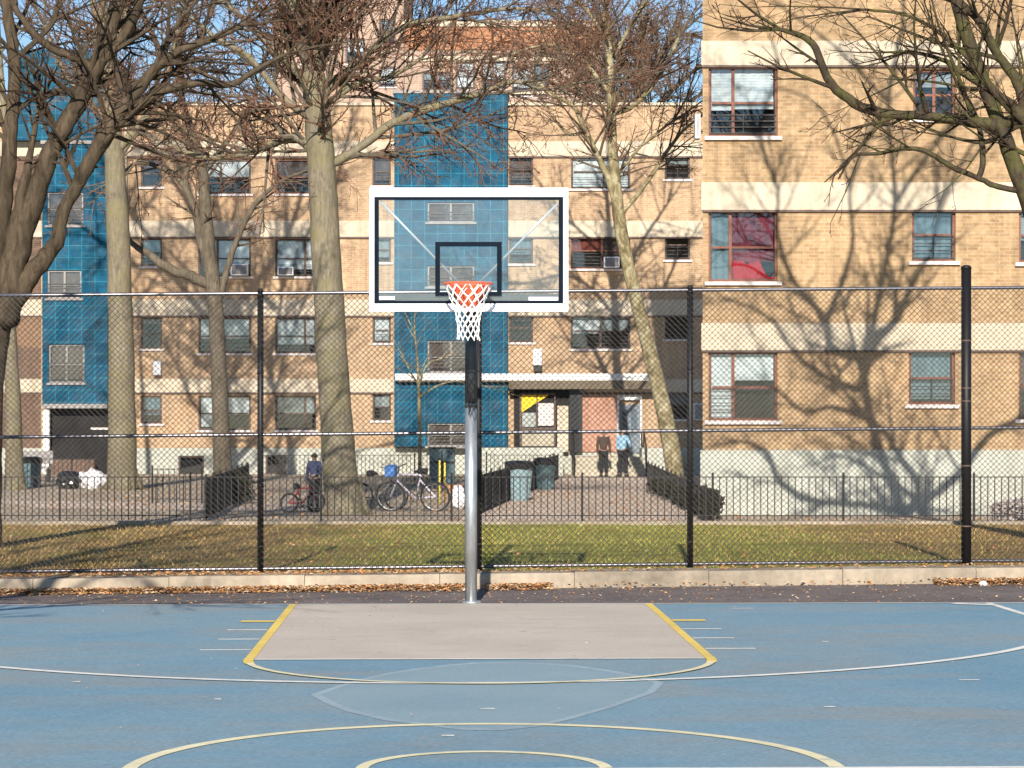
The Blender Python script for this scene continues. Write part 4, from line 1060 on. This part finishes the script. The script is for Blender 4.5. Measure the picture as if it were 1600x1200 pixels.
# ------------------------------------------------------------------ bins, bags, boxes
def bin_(label, px, Yb, s, mat, rot=0):
    t = thing('trash_bin', label, 'trash bin', (X(px,Yb), Yb, 0), rot, 'bins beside the entrance path')
    g = MB(); g.lathe([(.22*s,0),(.235*s,.05),(.30*s,.72*s),(.33*s,.8*s),(.33*s,.84*s),(.30*s,.84*s),(.29*s,.78*s)], 24); g.build('body', M[mat], t, False, bevel=0)
    g = MB()
    for k in range(12):
        a = 2*math.pi*k/12; g.tube([(.24*s*math.cos(a),.24*s*math.sin(a),.08),(.302*s*math.cos(a),.302*s*math.sin(a),.7*s)], .012, 4)
    g.build('ribs', M[mat], t)
    g = MB(); rg = random.Random(px); g.lathe([(.335*s,.74*s),(.35*s,.86*s),(.3*s,.9*s),(.2*s,.93*s),(.05*s,.92*s)], 18)
    g.v = [(x+rg.uniform(-.015,.015), y+rg.uniform(-.015,.015), z+rg.uniform(-.02,.03)) for x, y, z in g.v]
    g.build('liner', M['bag_black'], t)
bin_('pale blue-grey trash bin beside the entrance path, nearer of the two', 811, 57, 1.0, 'binblue')
bin_('darker teal-grey trash bin just behind the pale one', 852, 66, .92, 'bindark')
bin_('teal-grey trash bin near the left entrance', 50, 69, .9, 'bindark')
def bag(name, label, px, Yb, s, mat, seed, z0=0, grp=None):
    rg = random.Random(seed); bm = bmesh.new(); bmesh.ops.create_icosphere(bm, subdivisions=3, radius=1)
    ph = [rg.uniform(0,6) for _ in range(6)]
    for v in bm.verts:
        c = v.co; k = 1+.13*math.sin(5*c.x+ph[0])*math.sin(4*c.y+ph[1])+.1*math.sin(9*c.z+6*c.x+ph[2])
        v.co = Vector((c.x*k*s[0], c.y*k*s[1], max(-.82, c.z)*s[2]*k))
        if c.z > .85: v.co.z += s[2]*.35; v.co.x *= .6; v.co.y *= .6
    me = bpy.data.meshes.new(name); bm.to_mesh(me); bm.free(); me.materials.append(M[mat])
    o = bpy.data.objects.new(name, me); COL.objects.link(o); o.location = (X(px,Yb), Yb, s[2]*.8+z0)
    return props(o, label, 'bag', grp)
bag('trash_bag','white plastic trash bag left of the other one near the left entrance',125,67,(.26,.25,.26),'bag_white',1,0,'bags near the left entrance')
bag('trash_bag','larger white plastic trash bag closer to the pale trunk',147,66.5,(.34,.28,.30),'bag_white',2,0,'bags near the left entrance')
bag('trash_bag','black trash bag lying between the white ones and the bin',108,66.8,(.36,.3,.28),'bag_black',3,0,'bags near the left entrance')
bag('trash_bag','white plastic bag on the ground beside the hoop pole',716,52,(.16,.14,.28),'bag_white',4)
bag('plastic_litter','scrap of white litter on the kerb foot at the right',1536,27.2,(.05,.04,.035),'bag_white',6,.03)
# box + yellow posts
t = thing('cardboard_box', 'brown box behind the low fence left of the hoop pole', 'box', (X(709,55),55,0), .1)
g = MB(); g.box(-.19,.19,-.16,.16,.0,.42); g.build('body', M['cardboard'], t, bevel=.01)
g = MB(); g.box(-.2,-.01,-.17,.17,.424,.436); g.box(.01,.2,-.17,.17,.424,.436); g.build('flap', M['cardboard'], t)
for k, px in enumerate((687,695)):
    t = thing('yellow_post', ('left' if k == 0 else 'right')+' of the two thin yellow posts beside the brown box', 'post', (X(px,55),55,0), 0, 'thin yellow posts')
    g = MB(); g.tube([(0,0,0),(0,0,.95 if k == 0 else .9)], .022, 8); g.build('shaft', M['yellow'], t, True)
    g = MB(); g.tube([(0,0,.95 if k == 0 else .9),(0,0,.98 if k == 0 else .93)], [.026,.012], 8); g.build('cap', M['yellow'], t)
t = thing('utility_cabinet', 'teal-grey cabinet with dark bars in front of the blue stair tower', 'cabinet', (X(691,72),72,0))
g = MB(); g.box(-.38,.38,-.2,.2,0,1.05); g.build('body', M['bindark'], t, bevel=.02)
g = MB(); g.box(-.02,.02,-.225,-.203,.1,1.0); g.box(-.36,.36,-.245,-.227,.62,.67); g.box(-.4,.4,-.24,.22,1.052,1.09); g.build('bars', M['dark_metal'], t)
t = thing('bench', 'grey bench near the left entrance beside the slim pale trunk', 'bench', (X(50,74),74,0))
g = MB(); g.box(-.6,.6,-.22,.22,.42,.47); g.build('seat', M['frame_gr'], t); g = MB(); g.box(-.6,.6,.2,.24,.55,.95); g.build('backrest', M['frame_gr'], t)
for s in (-.5,.5):
    g = MB(); g.box(s-.03,s+.03,-.2,.19,0,.418); g.box(s-.03,s+.03,.191,.23,0,.549); g.build('leg', M['dark_metal'], t)

# ------------------------------------------------------------------ bicycles
def bicycle(label, loc, rz, s, mat, basket=None, tilt=0):
    t = thing('bicycle', label, 'bicycle', loc, rz, 'parked bicycles'); t.rotation_euler = (tilt, 0, rz)
    Rw = .31*s; wb = .98*s
    for k, x in enumerate((-wb/2, wb/2)):
        g = MB(); g.tube([(x+Rw*math.cos(a), 0, Rw+Rw*math.sin(a)) for a in [2*math.pi*i/28 for i in range(28)]], .024, 6, closed=True)
        wo = g.build('wheel', M['tyre'], t, True)
        g = MB()
        for i in range(14):
            a = math.pi*i/7; g.tube([(x,0,Rw),(x+(Rw-.02)*math.cos(a),0,Rw+(Rw-.02)*math.sin(a))], .0025, 3)
        g.tube([(x+(Rw-.03)*math.cos(a), 0, Rw+(Rw-.03)*math.sin(a)) for a in [2*math.pi*i/28 for i in range(28)]], .01, 4, closed=True)
        g.build('spokes', M['galv'], wo)
    g = MB(); bbk = (-.05*s,0,.28*s); st = (-.2*s,0,.78*s); hd = (.3*s,0,.8*s); hd2 = (.33*s,0,.66*s)
    for a, b_ in ((bbk,st),(st,hd),(bbk,hd2),(hd,hd2),(hd2,(wb/2,0,Rw)),(bbk,(-wb/2,0,Rw)),((-.17*s,0,.68*s),(-wb/2,0,Rw))): g.tube([a,b_], .018, 6)
    g.build('frame', M[mat], t)
    g = MB(); g.tube([hd,(.27*s,0,.95*s)], .014, 6); g.tube([(.2*s,-.27*s,.97*s),(.27*s,-.1*s,.95*s),(.27*s,.1*s,.95*s),(.2*s,.27*s,.97*s)], .013, 6); g.build('handlebar', M['dark_metal'], t)
    g = MB(); g.tube([(-.34*s,0,.86*s),(-.2*s,0,.87*s),(-.08*s,0,.85*s)], [.07,.06,.025], 8); g.tube([st,(-.21*s,0,.86*s)], .012, 6); g.build('saddle', M['blackcloth'], t)
    g = MB(); g.tube([(bbk[0]+.08*math.cos(a),.03,bbk[2]+.08*math.sin(a)) for a in [2*math.pi*i/14 for i in range(14)]], .008, 4, closed=True)
    g.tube([(bbk[0],.04,bbk[2]),(bbk[0]+.1,.05,bbk[2]-.12)], .01, 5); g.tube([(bbk[0],-.04,bbk[2]),(bbk[0]-.1,-.05,bbk[2]+.12)], .01, 5); g.build('crank', M['dark_metal'], t)
    if basket:
        g = MB(); g.box(.34*s,.56*s,-.15*s,.15*s,.74*s,.98*s); g.build('front_bag', M[basket], t, bevel=.02)
    return t
bicycle('child bicycle with pale lilac frame and blue bag leaning behind the low fence', (X(646,50.5),50.5,0), R(168), .98, 'bike_w', 'blue_bag', R(-10))
bicycle('dark grey bicycle parked right of the thickest trunk', (X(590,51),51.2,0), R(35), .9, 'bike_k', None, R(6))
bicycle('small dark red bicycle beside the standing child', (X(474,50.2),50.0,0), R(30), .62, 'bike_r', None, R(4))

# ------------------------------------------------------------------ people
def skinmesh(name, joints, edges, mat, parent, sub=2):
    """joints: {key:(co, radius)}"""
    keys = list(joints); idx = {k: i for i, k in enumerate(keys)}
    me = bpy.data.meshes.new(name); me.from_pydata([joints[k][0] for k in keys], [(idx[a], idx[b_]) for a, b_ in edges], [])
    o = bpy.data.objects.new(name, me); COL.objects.link(o); o.parent = parent
    m = o.modifiers.new('skin', 'SKIN'); m.use_smooth_shade = True
    for i, k in enumerate(keys):
        r = joints[k][1]; me.skin_vertices[0].data[i].radius = (r, r) if not hasattr(r, '__len__') else r
    me.skin_vertices[0].data[0].use_root = True
    s = o.modifiers.new('sub', 'SUBSURF'); s.levels = sub; s.render_levels = sub
    me.materials.append(mat); return o
def bake(o):
    dg = bpy.context.evaluated_depsgraph_get(); ev = o.evaluated_get(dg); me = bpy.data.meshes.new_from_object(ev)
    o.modifiers.clear(); o.data = me; return o
def person(label, loc, rz, H, top, bottom, pose):
    t = thing('person', label, 'person', loc, rz); h = H
    P = dict(pel=(0,0,.52), wai=(0,.0,.60), che=(0,.01,.72), nec=(0,.01,.83), hea=(0,-.005,.875), crown=(0,-.005,.965),
        shl=(-.10,0,.80), ell=(-.13,.0,.63), wrl=(-.135,-.05,.48), hnl=(-.135,-.06,.44),
        shr=(.10,0,.80), elr=(.13,.0,.63), wrr=(.135,-.05,.48), hnr=(.135,-.06,.44),
        hil=(-.05,0,.49), knl=(-.055,-.01,.28), anl=(-.055,.01,.05), tol=(-.055,-.09,.02),
        hir=(.05,0,.49), knr=(.055,-.01,.28), anr=(.055,.01,.05), tor=(.055,-.09,.02))
    P.update(pose)
    rad = dict(pel=.065, wai=.06, che=.072, nec=.03, hea=.042, crown=.038, shl=.036, ell=.025, wrl=.017, hnl=.02, shr=.036, elr=.025, wrr=.017, hnr=.02,
        hil=.052, knl=.035, anl=.023, tol=.02, hir=.052, knr=.035, anr=.023, tor=.02)
    E = [('pel','wai'),('wai','che'),('che','nec'),('nec','hea'),('hea','crown'),('che','shl'),('shl','ell'),('ell','wrl'),('wrl','hnl'),('che','shr'),('shr','elr'),('elr','wrr'),('wrr','hnr'),
         ('pel','hil'),('hil','knl'),('knl','anl'),('anl','tol'),('pel','hir'),('hir','knr'),('knr','anr'),('anr','tor')]
    def J(keys, k=1.0): return {q: (tuple(h*c for c in P[q]), rad[q]*h*k) for q in keys}
    skinmesh('body', J(P.keys()), E, M['skin'], t)
    tk = ['che','wai','pel','nec','shl','ell','wrl','shr','elr','wrr']; tj = J(tk, 1.28); tj['nec'] = (tuple(h*c for c in (P['nec'][0],P['nec'][1],P['nec'][2]-.02)), .036*h)
    skinmesh('jacket', tj, [('che','wai'),('wai','pel'),('che','nec'),('che','shl'),('shl','ell'),('ell','wrl'),('che','shr'),('shr','elr'),('elr','wrr')], M[top], t)
    bk = ['pel','hil','knl','anl','hir','knr','anr']
    skinmesh('trousers', J(bk, 1.22), [('pel','hil'),('hil','knl'),('knl','anl'),('pel','hir'),('hir','knr'),('knr','anr')], M[bottom], t)
    for a, b_ in (('anl','tol'),('anr','tor')):
        A, B = Vector(P[a])*h, Vector(P[b_])*h
        g = MB(); g.tube([A+Vector((0,.03*h,-.03*h)), (A+B)/2+Vector((0,0,-.01*h)), B+Vector((0,-.01*h,0))], [.03*h,.03*h,.022*h], 8); g.build('shoe', M['shoe'], t, True)
    c = Vector(P['hea'])*h; g = MB(); hr = .058*h
    prof = [(hr*math.cos(R(a)), hr*1.2*math.sin(R(a))) for a in (-5,15,35,55,75,88)]
    g.lathe(prof, 14); g.v = [(x+c.x, y+c.y+.012*h, z+c.z+.028*h) for x, y, z in g.v]; g.build('hair', M['hair'], t, True)
    # face: nose, eyes
    g = MB(); g.tube([(c.x,c.y-.045*h,c.z+.03*h),(c.x,c.y-.058*h,c.z+.005*h)], [.006*h,.010*h], 6)
    for s in (-1,1): g.tube([(c.x+s*.02*h,c.y-.046*h,c.z+.028*h),(c.x+s*.02*h,c.y-.05*h,c.z+.028*h)], .005*h, 6)
    g.build('face', M['skin'], t)
    for w_, s in (('hnl',-1),('hnr',1)):
        p = Vector(P[w_])*h; g = MB()
        for k in range(4):
            o = Vector(((k-1.5)*.006, -.004*k, 0))*h; g.tube([p+o, p+o+Vector((0,-.008,-.022-.004*(k in (1,2))))*h, p+o+Vector((0,-.002,-.04))*h], .0048*h, 5)
        g.tube([p+Vector((-s*.012,-.01,.01))*h, p+Vector((-s*.018,-.022,-.012))*h], .0052*h, 5); g.build('hand', M['skin'], t)
    return t
person('person in pale blue top and black trousers walking towards the entrance steps', (X(973,80.9),80.9,0), R(150), 1.66, 'lightblue', 'blackcloth',
    dict(knl=(-.05,-.07,.29), anl=(-.055,-.04,.05), tol=(-.055,-.13,.02), knr=(.055,.0,.28), anr=(.055,.09,.06), tor=(.055,.0,.02), ell=(-.14,-.04,.64), wrl=(-.10,-.14,.58), hnl=(-.09,-.17,.57)))
person('person in dark brown clothing standing just left of the one in pale blue', (X(943,81.2),81.2,0), R(10), 1.62, 'browncloth', 'blackcloth', {})
person('child in a navy jacket standing against the left side of the thickest trunk', (X(491,50.8),50.8,0), R(-25), 1.24, 'navy', 'blackcloth',
    dict(elr=(.14,-.02,.64), wrr=(.07,-.10,.60), hnr=(.04,-.12,.60)))

# ------------------------------------------------------------------ light, sky, camera
world = bpy.data.worlds.new('World'); scene.world = world; world.use_nodes = True
nt = world.node_tree; bg = nt.nodes['Background']; sky = nt.nodes.new('ShaderNodeTexSky'); sky.sky_type = 'NISHITA'; sky.sun_disc = False
sky.sun_elevation = R(SUN_EL); sky.altitude = 50; sky.air_density = 1.0; sky.dust_density = .0; sky.ozone_density = 4
# sun stands behind the camera (towards -Y, slightly -X)
sx, sy = -math.sin(R(SUN_AZ)), -math.cos(R(SUN_AZ))
sky.sun_rotation = math.atan2(sx, sy)
bg.inputs['Strength'].default_value = .08; nt.links.new(sky.outputs[0], bg.inputs['Color'])
sd = bpy.data.lights.new('sun', 'SUN'); sd.energy = 4.6; sd.angle = R(.42); sd.color = (1, .93, .82)
so = bpy.data.objects.new('sun', sd); COL.objects.link(so)
d = Vector((math.sin(R(SUN_AZ))*math.cos(R(SUN_EL)), math.cos(R(SUN_AZ))*math.cos(R(SUN_EL)), -math.sin(R(SUN_EL))))
so.rotation_euler = d.to_track_quat('-Z', 'Y').to_euler(); so.location = (0,-20,30)
cam = bpy.data.cameras.new('camera'); co_ = bpy.data.objects.new('camera', cam); COL.objects.link(co_); scene.camera = co_
cam.sensor_width = 36; cam.lens = 36*F/1600; cam.shift_y = (HY-600)/1600; cam.clip_end = 2000; cam.clip_start = .1
co_.location = (0,0,HC); co_.rotation_euler = (R(90),0,0)
scene.view_settings.view_transform = 'Standard'; scene.view_settings.look = 'None'; scene.view_settings.exposure = .65; scene.view_settings.gamma = 1
scene.cycles.max_bounces = 6; scene.cycles.transparent_max_bounces = 16
scene.render.resolution_x = 1024; scene.render.resolution_y = 768
